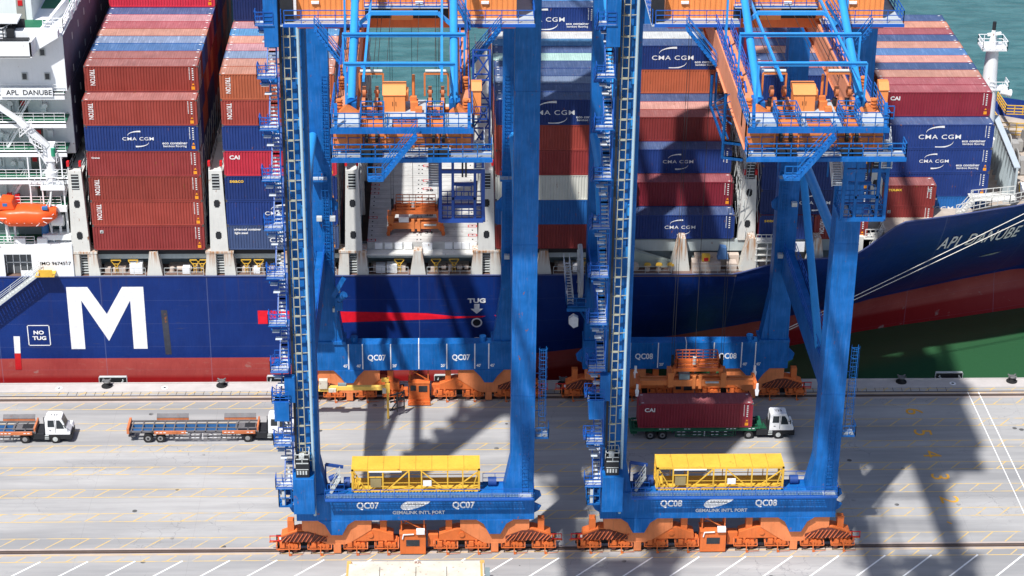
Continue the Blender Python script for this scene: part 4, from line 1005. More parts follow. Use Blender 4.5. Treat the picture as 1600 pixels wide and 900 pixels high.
container(52.2, CB + 2 * RP - .1, 15.0, 'brown', 'sq', 'short brown red container, lower of the twenty foot pair behind the bow bulwark', (6, 'sd'))
container(52.25, CB + 2 * RP - .1, 17.62, 'brown', 'touax', 'short brown red container with gold lettering, upper of the pair behind the bow bulwark', (6, 'sd'))
container(38.1, CB + RP - .25, 14.8, 'blue', 'seaco', 'short dark blue container with gold lettering low behind the right crane legs', (6, 'hc'))
container(44.3, CB + RP - .25, 14.8, 'brown', 'triton', 'short brown red container with vertical white lettering behind the right crane legs', (6, 'hc'))

hm = M(); hmats = []
for i, (c_, q) in enumerate(HID.items()): hm.add(q.v, q.f, i); hmats.append(CM[c_][0])
tag(hm.obj('stacked_containers', hmats), 'containers buried deep inside the stacks on the ship, seen only as dark ends', 'containers', None, 'stuff')
# ================================================================== ship-to-shore cranes
CR = 29.2555
def build_crane(num, X0, label):
    cr = thing('gantry_crane', label, 'gantry crane', (X0, 0, 0), group='ship to shore cranes')
    def P(m, name, mat, parent=None, bevel=0): return m.obj(name, mat, parent or cr, bevel)
    # ---- landside sill beam
    m = M(); m.box((-11.45, -1.1, 4.05), (11.45, 1.1, 7.0))
    for x in (-7.65, 7.65): m.prism([(x - 1.75, 4.06), (x - 1.1, 3.6), (x - .55, 2.45), (x + .55, 2.45), (x + 1.1, 3.6), (x + 1.75, 4.06)], 'y', -1.16, 1.0)
    for s in (-1, 1):
        m.prism([(s * 11.4, 6.8), (s * 12.0, 6.6), (s * 12.15, 6.1), (s * 11.4, 5.3)], 'y', -.1, .1); m.prism([(s * 11.4, 5.6), (s * 12.15, 5.2), (s * 11.9, 4.7), (s * 11.4, 4.4)], 'y', -.5, -.3)
    sl = P(m, 'sill_beam', BLUE, None, .03)
    for x in (-4.6, 4.6): mobj('lettering', text_mesh('QC%02d' % num, 1.0, .028, .84, WHITE), sl, (x, -1.112, 5.72))
    mobj('lettering', text_mesh("GEMALINK INT'L PORT", .50, .02, .98, WHITE), sl, (.3, -1.112, 4.92))
    e = M(); n_ = 26; vs = []
    for i in range(n_):
        a = 2 * math.pi * i / n_; x = 1.42 * math.cos(a); z = .52 * math.sin(a) * (1 - .25 * math.cos(a)); vs.append((x + .25 * z, -1.108, 5.90 + z * 1.05 + x * .2))
    e.add(vs, [tuple(range(n_))]); e.obj('logo_leaf', WHITE, sl); mobj('lettering', text_mesh('GEMALINK', .30, .0, 1.2, DARK), sl, (.0, -1.115, 5.86))
    # ---- walkway on the sill, its rail
    wk = M()
    for i in range(6): wk.box((-8.6, -2.13 + i * .2, 7.0), (11.3, -2.09 + i * .2, 7.05))
    for i in range(66): x = -8.6 + i * .30; wk.box((x, -2.15, 7.0), (x + .05, -1.12, 7.04))
    w0 = wk.obj1('sill_walkway', BGRATE, cr)
    wk = M(); wk.box((-8.6, -2.2, 6.88), (11.3, -2.12, 7.04)); wk.rail([(-8.6, -2.1, 7.05), (11.3, -2.1, 7.05), (11.3, -.9, 7.05)], 1.05, 1.35, .025)
    for i in range(15): x = -8.3 + i * 1.38; wk.bar((x, -1.1, 6.7), (x, -2.1, 6.95), .05)
    wk.rail([(6.5, .95, 7.0), (11.2, .95, 7.0)], 1.05, 1.2, .025); wk.rail([(-8.4, -1.0, 7.05), (-6.8, -1.0, 7.05)], 1.0, .8, .025); P(wk, 'walkway_railing', DBLUE)
    m = M()
    m.box((-8.2, -.3, 7.0), (-7.2, .9, 7.6)); m.tube((-6.9, .4, 7.5), (-6.3, .4, 7.5), .5, 12); m.bar((-8.6, .2, 7.0), (-8.6, .2, 9.6), .15); m.bar((-8.6, .2, 9.6), (-6.9, .2, 9.3), .25); m.tube((-8.2, -.2, 8.2), (-7.4, -.2, 8.6), .3, 10); m.tube((7.0, .5, 7.4), (7.8, .5, 7.4), .45, 12); P(m, 'drive_machinery', paint('machinery_blue%d' % num, (.01, .05, .22), .5, .3), None)
    m = M(); m.stairs((-8.1, -.7, 7.1), (-7.2, -.7, 8.7), .6, 'y', 0, 0); P(m, 'machinery_steps', STEEL)
    # ---- legs
    for s in (-1, 1):
        m = M(); m.box((s * 9.1, -1.05, 7.0), (s * 11.35, 1.15, 64)); m.prism([(s * 9.12, 10.5), (s * 8.45, 7.0), (s * 9.12, 7.0)] if s > 0 else [(-9.12, 10.5), (-9.12, 7.0), (-8.45, 7.0)], 'y', -.95, 1.0)
        for z in (17.6, 33.2, 48): m.box((s * 9.08, -1.08, z), (s * 11.37, 1.17, z + .06))
        P(m, 'leg', BLUE)
        m = M(); m.box((s * 8.95, 29.5, 7.3), (s * 11.15, 31.5, 64)); m.prism([(s * 8.97, 13.5), (s * 8.1, 7.4), (s * 8.97, 7.4)] if s > 0 else [(-8.97, 13.5), (-8.97, 7.4), (-8.1, 7.4)], 'y', 29.6, 31.4)
        m.box((s * 7.9, 29.3, 7.35), (s * 11.3, 31.7, 7.65)); m.box((s * 8.93, 29.48, 27.3), (s * 11.17, 31.52, 27.38)); m.box((s * 8.93, 29.48, 14.6), (s * 11.17, 31.52, 14.66))
        P(m, 'leg', BLUE)
        # side frame
        m = M(); m.box((s * 9.85, 1.1, 15.6), (s * 11.0, 29.5, 18.4)); P(m, 'tie_beam', BLUE)
        bxx = 10.1 if s > 0 else 10.75; m = M(); m.tube((s * bxx, 1.1, 31.6), (s * bxx, 29.5, 31.6), .48, 16); P(m, 'brace_pipe', LBLUE)
        m = M(); m.tube((s * bxx, 24.0, 31.4), (s * bxx, 7.0, 18.4), .40, 16); P(m, 'brace_pipe', LBLUE)
        m = M(); m.tube((s * bxx, 1.1, 44.0), (s * bxx, 29.5, 55.0), .45, 14); P(m, 'brace_pipe', LBLUE)
        m = M(); m.box((s * 9.2, 1.1, 54.2), (s * 11.2, 29.6, 56.4)); P(m, 'upper_tie_beam', BLUE)
        m = M(); m.rail([(s * 11.1, 1.5, 18.45), (s * 11.1, 29.0, 18.45)], 1.0, 1.8, .03); m.rail([(s * 9.9, 1.5, 18.45), (s * 9.9, 29.0, 18.45)], 1.0, 1.8, .03); P(m, 'tie_railing', DBLUE)
        # ear plates at leg kinks
        m = M(); m.prism([(s * 9.0, 24.6), (s * 8.3, 23.8), (s * 8.4, 23.2), (s * 9.0, 22.8)], 'y', 29.9, 30.1); P(m, 'lifting_ear', BLUE)
    # cross beams
    m = M(); m.box((-11.2, -.9, 54.2), (11.2, 1.0, 56.5)); P(m, 'portal_beam', BLUE); m = M(); m.box((-11.1, 29.6, 54.2), (11.1, 31.4, 56.5)); P(m, 'portal_beam', BLUE)
    # ---- seaside sill
    m = M(); m.box((-11.3, 29.5, 4.05), (11.3, 30.9, 7.3))
    for x in (-7.65, 7.65): m.prism([(x - 1.65, 4.06), (x - .95, 3.3), (x - .45, 2.5), (x + .45, 2.5), (x + .95, 3.3), (x + 1.65, 4.06)], 'y', 29.44, 30.8)
    for s in (-1, 1):
        m.prism([(s * 11.3, 6.4), (s * 12.05, 5.6), (s * 11.9, 4.9), (s * 11.3, 4.6)], 'y', 30.0, 30.25); m.tube((s * 7.0, 30.2, 7.3), (s * 7.0, 30.2, 7.9), .38, 10)
    ss = P(m, 'sill_beam', BLUE, None, .03)
    mk = M(); md = 3.06
    for k in (-2.5, -2, -1, 0, 1, 2, 2.5): mk.box((k * md - .055, 29.485, 4.2), (k * md + .055, 29.495, 7.3)); 
    mk.box((-.05, 29.49, 7.302), (.05, 30.85, 7.31)); mk.obj('position_line', WHITE, ss)
    for x in (-4.6, 4.6): mobj('lettering', text_mesh('QC%02d' % num, .95, .025, .82, WHITE), ss, (x, 29.485, 5.6))
    for x, t in ((-8.0, "45'"), (-6.55, "40'"), (-2.65, "20'"), (2.65, "20'"), (6.55, "40'"), (8.05, "45'")): mobj('lettering', text_mesh(t, .48, .03, .85, WHITE), ss, (x, 29.485, 4.6))
    # ---- bogies
    def corner(xc, yc, s_out):
        m = M()
        m.prism([(xc - 3.35, 2.75), (xc - 1.2, 1.25), (xc - .75, 1.1), (xc + .75, 1.1), (xc + 1.2, 1.25), (xc + 3.35, 2.75), (xc + 3.35, 3.95), (xc - 3.35, 3.95)], 'y', yc - .72, yc + .72)
        m.box((xc - .36, yc - .75, .15), (xc + .36, yc - .35, 1.2)); m.box((xc - 3.3, yc - .6, 3.9), (xc - 2.3, yc + .5, 4.04)); m.box((xc + 2.3, yc - .6, 3.9), (xc + 3.3, yc + .5, 4.04))
        m.box((xc - 2.1, yc - .745, 2.9), (xc - 2.06, yc - .72, 3.9)); m.box((xc + 1.4, yc - .745, 2.4), (xc + 1.44, yc - .72, 3.9))
        eq = P(m, 'equaliser_beam', EORANGE, None, .03)
        m = M(); m.box((xc - 6.0, yc + .45, .25), (xc + 6.0, yc + .60, 1.45)); P(m, 'gap_shade_strip', DARK)  # added dark strip, stands in for the shade between the wheel trucks
        for j, dx in enumerate((-3.2, 3.25)):
            xm = xc + dx; m = M()
            m.prism([(xm - 2.25, 1.45), (xm + 2.25, 1.45), (xm + 2.2, 2.15), (xm + 1.3, 2.5), (xm + .5, 2.75), (xm - .5, 2.75), (xm - 1.3, 2.5), (xm - 2.2, 2.15)], 'y', yc - .66, yc + .5)
            so = 1 if dx > 0 else -1; m.box((xm + so * 1.25 - .32, yc - .5, 2.4), (xm + so * 1.25 + .32, yc + .2, 3.75)); m.tube((xm, yc - .78, 2.15), (xm, yc - .6, 2.15), .28, 12)
            eb = P(m, 'secondary_beam', BORANGE, None, .03)
            if so == s_out:                                   # hazard striped guard over the outer pair
                g = M(); d = M(); d.prism([(xm - 2.2, 1.5), (xm + 2.2, 1.5), (xm + 2.2, 1.95), (xm + .4, 2.6), (xm - .6, 2.6), (xm - 2.2, 1.95)], 'y', yc - .80, yc - .70); d.obj('guard', paint('guard_dark_%d_%d_%d' % (num, xc * 10, yc), (.11, .03, .02), .6, .2), eb)
                for i in range(11):
                    x = xm - 2.1 + i * .4; zt = 2.25 if i in (0, 1, 8, 9, 10) else 2.55; g.bar((x - .12, yc - .81, 1.52), (x + .42, yc - .81, zt - .1), .24, .03)
                g.obj('guard_stripes', paint('guard_orange_%d_%d_%d' % (num, xc * 10, yc), (.58, .15, .06), .5, .1), eb)
        for dx in (-4.75, -1.7, 1.8, 4.8):
            xm = xc + dx
            bo = M(); bo.prism([(xm - 1.15, .8), (xm - 1.0, .55), (xm + 1.0, .55), (xm + 1.15, .8), (xm + 1.05, 1.45), (xm - 1.05, 1.45)], 'y', yc - .5, yc + .4)
            bo.box((xm - .8, yc - .75, .75), (xm - .35, yc - .5, 1.35)); bo.tube((xm + .25, yc - .5, 1.0), (xm + .25, yc - .82, 1.0), .3, 12); bo.tube((xm + .7, yc - .5, .95), (xm + .7, yc - .75, .95), .25, 12); bo.box((xm - .2, yc - .7, .9), (xm + .02, yc - .5, 1.5))
            b_ = P(bo, 'bogie', BORANGE, None, .02)
            wh = M()
            for d2 in (-.62, .62): wh.tube((xm + d2, yc - .22, .40), (xm + d2, yc + .22, .40), .37, 16); wh.tube((xm + d2, yc - .6, .45), (xm + d2, yc - .2, .45), .26, 14)
            wh.obj('wheel', paint('wheel_rust_%d_%d_%d' % (num, xm * 10, yc), (.12, .03, .015), .5, .4), b_)
            dk = M(); dk.box((xm - .18, yc - .53, .75), (xm + .0, yc - .49, 1.25)); dk.box((xm - .98, yc - .53, .9), (xm - .85, yc - .49, 1.3)); dk.box((xm + .9, yc - .53, .7), (xm + 1.0, yc - .49, 1.2)); dk.obj('gap_shade_patch', DARK, b_)  # dark patches put on the face as shaded gaps between axle boxes
            gd = M(); z = .78; gd.bar((xm - 1.15, yc - 1.0, z), (xm + 1.15, yc - 1.0, z), .07); gd.bar((xm - 1.15, yc - 1.0, z), (xm - 1.15, yc - .4, z + .55), .06); gd.bar((xm + 1.15, yc - 1.0, z), (xm + 1.15, yc - .4, z + .55), .06); gd.bar((xm + .1, yc - 1.02, .05), (xm + .1, yc - 1.02, 1.3), .10)
            gd.bar((xm - 1.15, yc - 1.0, z + .5), (xm - 1.15, yc - 1.0, z), .06); gd.bar((xm + .2, yc - 1.0, .12), (xm + 1.4, yc - .9, .12), .03); gd.tube((xm + .2, yc - 1.05, .12), (xm + .2, yc - .95, .12), .12, 8); gd.obj('guard_rail', BORANGE, b_)
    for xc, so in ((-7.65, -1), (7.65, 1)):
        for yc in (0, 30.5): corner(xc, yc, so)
    for s in (-1, 1):                                         # buffers with hazard rails
        for yc in (0, 30.5):
            m = M(); m.box((s * 13.45 - (.2 if s > 0 else 0), yc - .5, .3), (s * 13.45 + (.2 if s < 0 else 0), yc + .5, 1.4)); m.tube((s * 13.4, yc, 1.0), (s * 14.3, yc, 1.0), .07, 8)
            bf = P(m, 'buffer', BORANGE)
            m = M()
            for z in (1.45, 2.0): m.bar((s * 12.4, yc - .5, z), (s * 14.2, yc - .5, z), .07)
            for x in (12.5, 13.3, 14.15): m.bar((s * x, yc - .5, 1.3), (s * x, yc - .5, 2.0), .06)
            m.obj('hazard_rail', RED, bf); m = M(); m.box((s * 12.9 - .35, yc - .56, 1.6), (s * 12.9 + .35, yc - .50, 1.85)); m.obj('light_box', WHITE, bf)
            for k in range(4): pass
    # centre cabinets on both rails
    for yc, zt in ((0, 0), (30.5, 0)):
        m = M(); xw = (-1.55, .95) if yc == 0 else (-1.15, 1.15)
        m.box((xw[0], yc - 1.0, .12), (xw[1], yc + .7, 2.35)); m.box((xw[0] - .05, yc - 1.05, 2.35), (xw[1] + .05, yc + .7, 2.5)); cb = P(m, 'electrical_cabinet', BORANGE, None, .03)
        m = M(); m.truss(((xw[0] + xw[1]) / 2, yc, 2.5), ((xw[0] + xw[1]) / 2, yc, 4.1), xw[1] - xw[0] - .3, 1.2, 1, .06); m.bar((xw[0] + .2, yc - .65, 3.9), (xw[1] - .2, yc - .65, 2.7), .08); m.obj('support_frame', BORANGE, cb)
        m = M()
        if yc == 0: m.box((-.95, -1.03, 1.05), (.35, -.98, 1.75)); m.obj('pane', GLASS, cb); m = M(); m.box((.05, -1.25, 2.5), (.85, -.8, 2.95)); m.obj('white_box', WHITE, cb); m = M(); m.tube((-1.3, -1.1, 1.9), (-1.2, -1.1, 2.4), .06, 8); m.tube((-1.2, -1.1, 2.4), (-.2, -1.1, 2.45), .06, 8); m.obj('hose', WHITE, cb)
        else: m.box((-.95, 29.46, 1.5), (-.35, 29.5, 2.15)); m.box((-.05, 29.46, 1.35), (.9, 29.5, 2.1)); m.obj('pane', GLASS, cb); m = M(); m.box((-1.2, 28.7, .1), (1.2, 29.5, .2)); m.rail([(-1.2, 28.7, .1), (1.2, 28.7, .1)], .9, .8, .03); m.obj('cabinet_step', BORANGE, cb)
        m = M(); m.box((xw[1] + .2, yc - .4, .6), (xw[1] + 1.2, yc + .5, 1.9)); m.box((xw[0] - 1.3, yc - .4, .5), (xw[0] - .1, yc + .3, 1.3)); m.obj('motor_box', BORANGE, cb)
    # ---- elevator on the left landside leg
    m = M(); m.box((-11.5, -3.25, 6.15), (-9.5, -1.12, 10.0)); P(m, 'elevator_pit_casing', BLUE, None, .03)
    m = M(); m.box((-11.2, -2.9, 10.0), (-9.95, -1.5, 11.8)); el = P(m, 'elevator_car', DARK)
    m = M(); m.rail([(-11.2, -2.9, 11.5), (-9.95, -2.9, 11.5), (-9.95, -1.5, 11.5), (-11.2, -1.5, 11.5)], 1.0, .7, .035, close=True)
    for k in range(4): m.box((-11.1 + k * .27, -2.95, 10.35), (-10.95 + k * .27, -2.91, 10.75))
    m.box((-10.9, -2.5, 11.8), (-10.4, -1.9, 12.1)); m.bar((-11.15, -2.93, 10.9), (-10.0, -2.93, 10.9), .05); m.obj('elevator_cage', STEEL, el)
    m = M()
    for x in (-10.85, -10.3): m.bar((x, -1.75, 8.5), (x, -1.75, 62), .075)
    for i in range(56):
        z = 9.2 + i * .96; m.bar((-10.85, -1.75, z), (-10.3, -1.75, z), .07)
        if i % 2 == 0: m.bar((-11.1, -1.75, z), (-9.6, -1.6, z), .06); m.bar((-10.7, -1.75, z), (-10.7, -1.1, z), .08); m.box((-10.8, -1.82, z - .07), (-10.35, -1.7, z + .09))
    P(m, 'elevator_mast', paint('mast_cream_%d' % num, (.36, .36, .27), .5, .2))
    m = M(); m.bar((-11.15, -1.9, 8.5), (-11.15, -1.9, 62), .22, .2); P(m, 'cable_tray', DARK)
    m = M(); m.tube((-9.62, -1.6, 5.0), (-9.62, -1.6, 62), .14, 10); P(m, 'conduit_pipe', paint('conduit_%d' % num, (.36, .50, .58), .45, .1))
    for i in range(12):
        z = 11 + i * 4.2; m = M(); m.box((-10.0, -1.2, z), (-9.65, -1.06, z + 1.1)); P(m, 'access_hatch', LBLUE)
    # ---- zigzag stair tower left of the leg
    st = M(); tr = M(); rl = M()
    zs = [8.9, 13.6, 18.2, 21.4] + [21.4 + 4.78 * k for k in range(1, 9)]
    for i, z in enumerate(zs):
        big = i in (2,)
        st.box((-13.15, -3.0, z - .14), (-11.5, -1.9, z - .04)); tr.box((-13.1, -2.95, z - .04), (-11.55, -1.95, z)); rl.rail([(-11.6, -2.95, z), (-13.15, -2.95, z), (-13.15, -1.9, z)], 1.1, .75, .028, mid=2)
        if i % 1 == 0 and i < len(zs) - 1:
            h = zs[i + 1] - z; zm = z + h * .62
            tr.stairs((-11.95, -1.9, z), (-11.95, .9, zm), .72, 'x', 0, 0, max(4, round((zm - z) / .28)), rail=False)
            rl.stairs((-11.95, -1.9, z), (-11.95, .9, zm), .76, 'x', 0, 0, 1)
            st.box((-13.1, .9, zm - .12), (-11.5, 1.7, zm)); rl.rail([(-13.1, 1.7, zm), (-11.5, 1.7, zm)], 1.0, .8, .028)
            rl.stairs((-12.8, -1.9, zs[i + 1]), (-12.8, .9, zm), .6, 'x', 0, 0, 8)
            tr.box((-12.85, -2.6, z - .95), (-12.2, -2.0, z - .9)); tr.box((-12.6, -2.5, z - 1.75), (-12.0, -1.9, z - 1.7)); st.box((-13.0, -2.0, z - 1.0), (-11.5, -1.92, z - .85))
    for x, y in ((-11.5, -1.9), (-11.5, 1.6)): rl.bar((x, y, 7), (x, y, zs[-1]), .10)
    for x, y in ((-13.1, -1.9),): rl.bar((x, y, 20.5), (x, y, 20.6), .07)
    for i in range(16): z = 9 + i * 3.2; rl.bar((-11.5, -1.0, z), (-11.0, -1.0, z), .12)
    P(st, 'stair_platforms', BLUE); P(tr, 'stair_treads', TREAD); P(rl, 'stair_railing', DBLUE)
    m = M(); m.box((-11.95, -2.6, 17.9), (-11.0, -1.9, 20.6)); P(m, 'blue_cabinet', BLUE, None, .02)
    m = M(); m.box((-12.95, -3.05, 16.2), (-11.6, -1.6, 18.2)); P(m, 'platform_box', GRATE if False else BLUE)
    m = M(); m.box((-12.6, -2.9, 6.9), (-12.25, -2.4, 8.5)); P(m, 'grey_locker', STEEL)
    m = M(); m.rail([(-11.7, -3.0, 6.9), (-12.9, -3.0, 6.9), (-12.9, -1.7, 6.9)], 1.9, .6, .035, mid=1); m.box((-12.9, -3.0, 6.8), (-11.6, -1.6, 6.9)); m.stairs((-12.2, -.9, 6.9), (-12.2, -1.9, 8.8), .8, 'x', 0, 0); P(m, 'lower_landing', BLUE)
    m = M(); m.box((-12.4, -2.9, 52.8), (-11.2, -1.9, 57.5)); P(m, 'blue_cabinet', BLUE, None, .02)
    # ---- caged ladders on the right leg
    m = M()
    def cage_ladder(x, y, z0, z1, ax='y'):
        for dx in (-.3, .3): m.bar((x + dx, y, z0), (x + dx, y, z1), .05)
        z = z0
        while z < z1:
            m.bar((x - .3, y, z), (x + .3, y, z), .03); z += .4
        for k in range(int((z1 - z0 - 2) / 1.0) + 1):
            zc = z0 + 2 + k * 1.0; pts = [(x + .42 * math.cos(R(a)), y - .1 - .62 * math.sin(R(a)), zc) for a in range(0, 181, 30)]
            for a, b in zip(pts, pts[1:]): m.bar(a, b, .028)
        for a in (30, 60, 90, 120, 150): m.bar((x + .42 * math.cos(R(a)), y - .1 - .62 * math.sin(R(a)), z0 + 2), (x + .42 * math.cos(R(a)), y - .1 - .62 * math.sin(R(a)), z1), .022)
    cage_ladder(10.5, -1.15, 7.0, 14.6); cage_ladder(12.05, -.3, 13.4, 22.5)
    m.box((11.4, -.9, 12.9), (12.7, .5, 13.0)); m.rail([(11.4, -.9, 13.0), (12.7, -.9, 13.0), (12.7, .5, 13.0)], 1.1, .7, .03); m.bar((11.4, 0, 15.5), (12, 0, 15.5), .06); m.bar((11.4, 0, 19.5), (12, 0, 19.5), .06)
    P(m, 'caged_ladder', BLUE)
    m = M(); m.box((11.5, -.8, 13.0), (12.6, .4, 13.05)); m.box((9.9, -2.1, 7.06), (11.1, -1.2, 7.1)); P(m, 'ladder_platform', GRATE)
    m = M()
    def lad(x, y, z0, z1):
        for dx in (-.3, .3): m.bar((x + dx, y, z0), (x + dx, y, z1), .06)
        z = z0
        while z < z1: m.bar((x - .3, y, z), (x + .3, y, z), .045); z += .4
        k = z0 + 1
        while k < z1: m.bar((x - .4, y - .5, k), (x + .4, y - .5, k), .04); k += 1
        for dx in (-.4, 0, .4): m.bar((x + dx, y - .5, z0 + 1), (x + dx, y - .5, z1), .04)
    for s in (-1, 1): lad(s * 9.6, 29.3, 16.8, 27.2); lad(s * 9.4, 29.3, 28.5, 38.5); m.box((s * 9.9 - 1.2, 28.2, 27.0), (s * 9.9 + .6, 29.4, 27.1)); m.rail([(s * 9.9 - 1.2, 28.2, 27.1), (s * 9.9 + .6, 28.2, 27.1)], 1.1, .8, .03)
    P(m, 'leg_ladder', BLUE)
    for s in (-1, 1):
        m = M(); m.box((s * 9.9 - 1.15, 28.25, 27.1), (s * 9.9 + .55, 29.3, 27.14)); P(m, 'ladder_platform', GRATE)
    for x, z in ((-8.9, 22.3), (-10.3, 22.3), (-8.6, 13.9), (-8.9, 11.6), (10.6, 23.8), (9.5, 17.8)):
        m = M(); m.box((x - .28, 28.7, z), (x + .28, 29.2, z + .45)); m.bar((x, 29.5, z + .2), (x, 29.0, z + .2), .1); P(m, 'floodlight', STEEL)
    m = M(); m.bar((-9.0, 28.8, 13.5), (-7.9, 28.5, 15.7), .5); m.bar((-8.9, 28.9, 9.5), (-8.7, 28.7, 14.5), .3); m.tube((-8.5, 28.6, 13.2), (-7.8, 28.4, 13.9), .4, 12); m.box((-8.9, 28.6, 11.8), (-8.1, 29.4, 12.8)); P(m, 'cable_guide', BLUE)
    # cable reel and its platform on the left seaside leg
    m = M(); m.tube((-12.05, 28.3, 16.6), (-11.75, 28.3, 16.6), 2.9, 30); cr_ = P(m, 'cable_reel', paint('reel_grey_%d' % num, (.34, .37, .40), .5, .2))
    m = M()
    for i in range(14):
        a = 2 * math.pi * i / 14; m.bar((-12.1, 28.3, 16.6), (-12.1, 28.3 + 2.9 * math.cos(a), 16.6 + 2.9 * math.sin(a)), .09)
    m.obj('reel_spokes', STEEL, cr_)
    m = M(); m.box((-13.4, 26.2, 13.2), (-11.3, 29.2, 13.35)); m.rail([(-13.4, 29.2, 13.3), (-13.4, 26.2, 13.3), (-11.4, 26.2, 13.3)], 1.1, .8, .035); m.rail([(-13.5, 29.2, 15.3), (-13.5, 26.2, 15.3)], 1.1, .8, .035); m.box((-13.4, 26.2, 12.8), (-11.3, 26.4, 13.3)); m.bar((-12.6, 28, 13.2), (-11, 29.9, 9.8), .14); P(m, 'reel_platform', BLUE)
    m = M(); m.stairs((-13.0, 26.8, 13.4), (-13.4, 28.9, 17.4), .6, 'x', 0, 0); P(m, 'reel_steps', TREAD)
    m = M(); m.prism([(-13.0, 10.2), (-12.5, 9.7), (-12.0, 9.9), (-12.0, 10.9), (-12.5, 11.2), (-13.0, 10.8)], 'y', 28.4, 29.0); P(m, 'white_floodlight', WHITE)
    # ---- girders, end platform
    for s in (-1, 1):
        m = M(); m.box((s * 3.55, -35.6, 56.7), (s * 4.85, 96, 58.85)); m.box((s * 3.4, -35.6, 56.65), (s * 5.0, 96, 56.72)); P(m, 'girder', GORANGE)
        g = M(); g.rail([(s * 4.75, -31, 58.9), (s * 4.75, -15.5, 58.9)], 1.1, 1.3, .03, mid=2); g.rail([(s * 3.7, -31, 58.9), (s * 3.7, -16.5, 58.9)], 1.1, 1.3, .03, mid=2)
        for y in range(-30, -15, 2): g.bar((s * 4.2, y, 58.9), (s * 4.2, y + 1.2, 59.3), .12)
        P(g, 'girder_railing', DBLUE)
        m = M(); m.tube((s * 3.68, -32.6, 59.3), (s * 3.68, 27.5, 86), .30, 20); m.tube((s * 3.68, -22.9, 63.55), (s * 3.68, -22.6, 63.7), .34, 20); P(m, 'backstay_pipe', LBLUE)
        m = M(); m.box((s * 3.3, -33.4, 58.85), (s * 4.1, -31.8, 59.4)); P(m, 'stay_bracket', BLUE)
        for j, (xx, yy) in enumerate(((s * 4.5, -33.5), (s * 4.55, -29.0), (s * 4.55, -26.5))):
            m = M()
            for k in range(4): m.tube((xx, yy, 58.9 + k * .24), (xx, yy, 59.02 + k * .24), .24, 10)
            P(m, 'buffer_stack', ORANGE)
    m = M(); m.box((-4.85, -35.9, 57.0), (4.85, -34.9, 58.7)); m.box((-4.85, -33.2, 57.4), (4.85, -32.6, 58.8)); P(m, 'end_beam', ORANGE)
    m = M(); m.box((-4.9, -37.05, 58.86), (-2.9, -34.2, 58.94)); m.box((2.9, -37.05, 58.86), (4.9, -34.2, 58.94)); m.box((-1.3, -37.05, 58.86), (-.7, -34.2, 58.94)); m.box((1.1, -37.05, 58.86), (1.7, -34.2, 58.94)); m.box((-1.3, -35.0, 58.87), (1.7, -31.5, 58.93))
    m.box((-4.95, -37.2, 56.65), (6.3, -35.95, 56.72)); P(m, 'end_platform_deck', GRATE)
    m = M(); m.box((-5.0, -37.15, 58.55), (5.0, -37.0, 58.92)); m.box((-5.0, -37.35, 56.45), (6.35, -37.18, 56.74)); m.rail([(-4.95, -31, 58.9), (-4.95, -37.05, 58.9), (4.95, -37.05, 58.9), (4.95, -31, 58.9)], 1.15, .95, .03, mid=2)
    m.rail([(-4.95, -36.0, 56.7), (-4.95, -37.25, 56.7), (6.3, -37.25, 56.7), (6.3, -36, 56.7)], 1.1, 1.05, .032, mid=2); m.rail([(-4.9, -36.0, 56.7), (4.9, -36.0, 56.7)], 1.1, 1.05, .025)
    for x in (-2.9, -1.3, 1.7, 2.9): m.rail([(x, -36.95, 58.9), (x, -34.6, 58.9)], 1.1, .9, .028, mid=2)
    m.rail([(-2.9, -34.6, 58.9), (-1.3, -34.6, 58.9)], 1.1, .8, .03, mid=2); m.rail([(1.7, -34.6, 58.9), (2.9, -34.6, 58.9)], 1.1, .8, .03, mid=2); m.rail([(-1.2, -35.4, 58.0), (1.6, -35.4, 58.0)], 1.1, .5, .03, mid=3)
    m.stairs((-1.4, -38.0, 55.6), (1.0, -38.0, 58.7), .7, 'y', 0, 0, 12); m.box((-2.4, -38.4, 55.45), (-1.3, -37.5, 55.55)); m.rail([(-2.4, -38.4, 55.55), (-1.3, -38.4, 55.55)], 1.0, .5, .03)
    for x in (-4.6, 4.7): m.bar((x, -37.05, 58.9), (x, -36.5, 60.6), .22)
    P(m, 'end_platform_frame', LBLUE if False else BLUE)
    m = M()
    for x in (-3.9, -2.9, -1.2, .8, 2.6, 4.2): m.bar((x, -36.0, 57.0), (x, -36.0, 58.5), .12)
    m.box((-4.6, -35.98, 57.2), (-3.2, -35.9, 58.4)); P(m, 'platform_strut', ORANGE)
    m = M()
    for x in (-2.6, -1.9, 2.1, 2.8): m.tube((x, -36.1, 57.9), (x + .2, -36.1, 57.9), .42, 12); m.box((x - .3, -37, 56.6), (x + .5, -36.2, 57.1))
    P(m, 'rope_anchor', DARK)
    # sheaves
    for x in (-2.75, -1.85, 1.95, 2.85):
        for (y, r, z) in ((-34.0, .58, 59.45), (-32.4, .40, 59.9)):
            m = M(); m.tube((x - .12, y, z), (x + .12, y, z), r, 22); m.tube((x - .2, y, z), (x + .2, y, z), r * .3, 12); sh = P(m, 'rope_sheave', paint('sheave_%d_%d_%d' % (num, x * 10, y), (.50, .16, .06), .5, .3, rust=.1))
            m = M(); m.box((x - .2, y - .3, 58.9), (x + .2, y + .3, 59.3)); m.obj('sheave_block', DARK, sh)
    for xc in (-2.3, 2.4):
        m = M()
        for x in (xc - .85, xc + .85): m.bar((x, -30.6, 58.9), (x, -30.6, 60.6), .13)
        m.bar((xc - .85, -30.6, 60.6), (xc + .85, -30.6, 60.6), .14); fr_ = P(m, 'roller_frame', ORANGE)
        m = M(); m.tube((xc - .8, -30.6, 60.8), (xc + .8, -30.6, 60.8), .12, 10); m.obj('roller', STEEL, fr_)
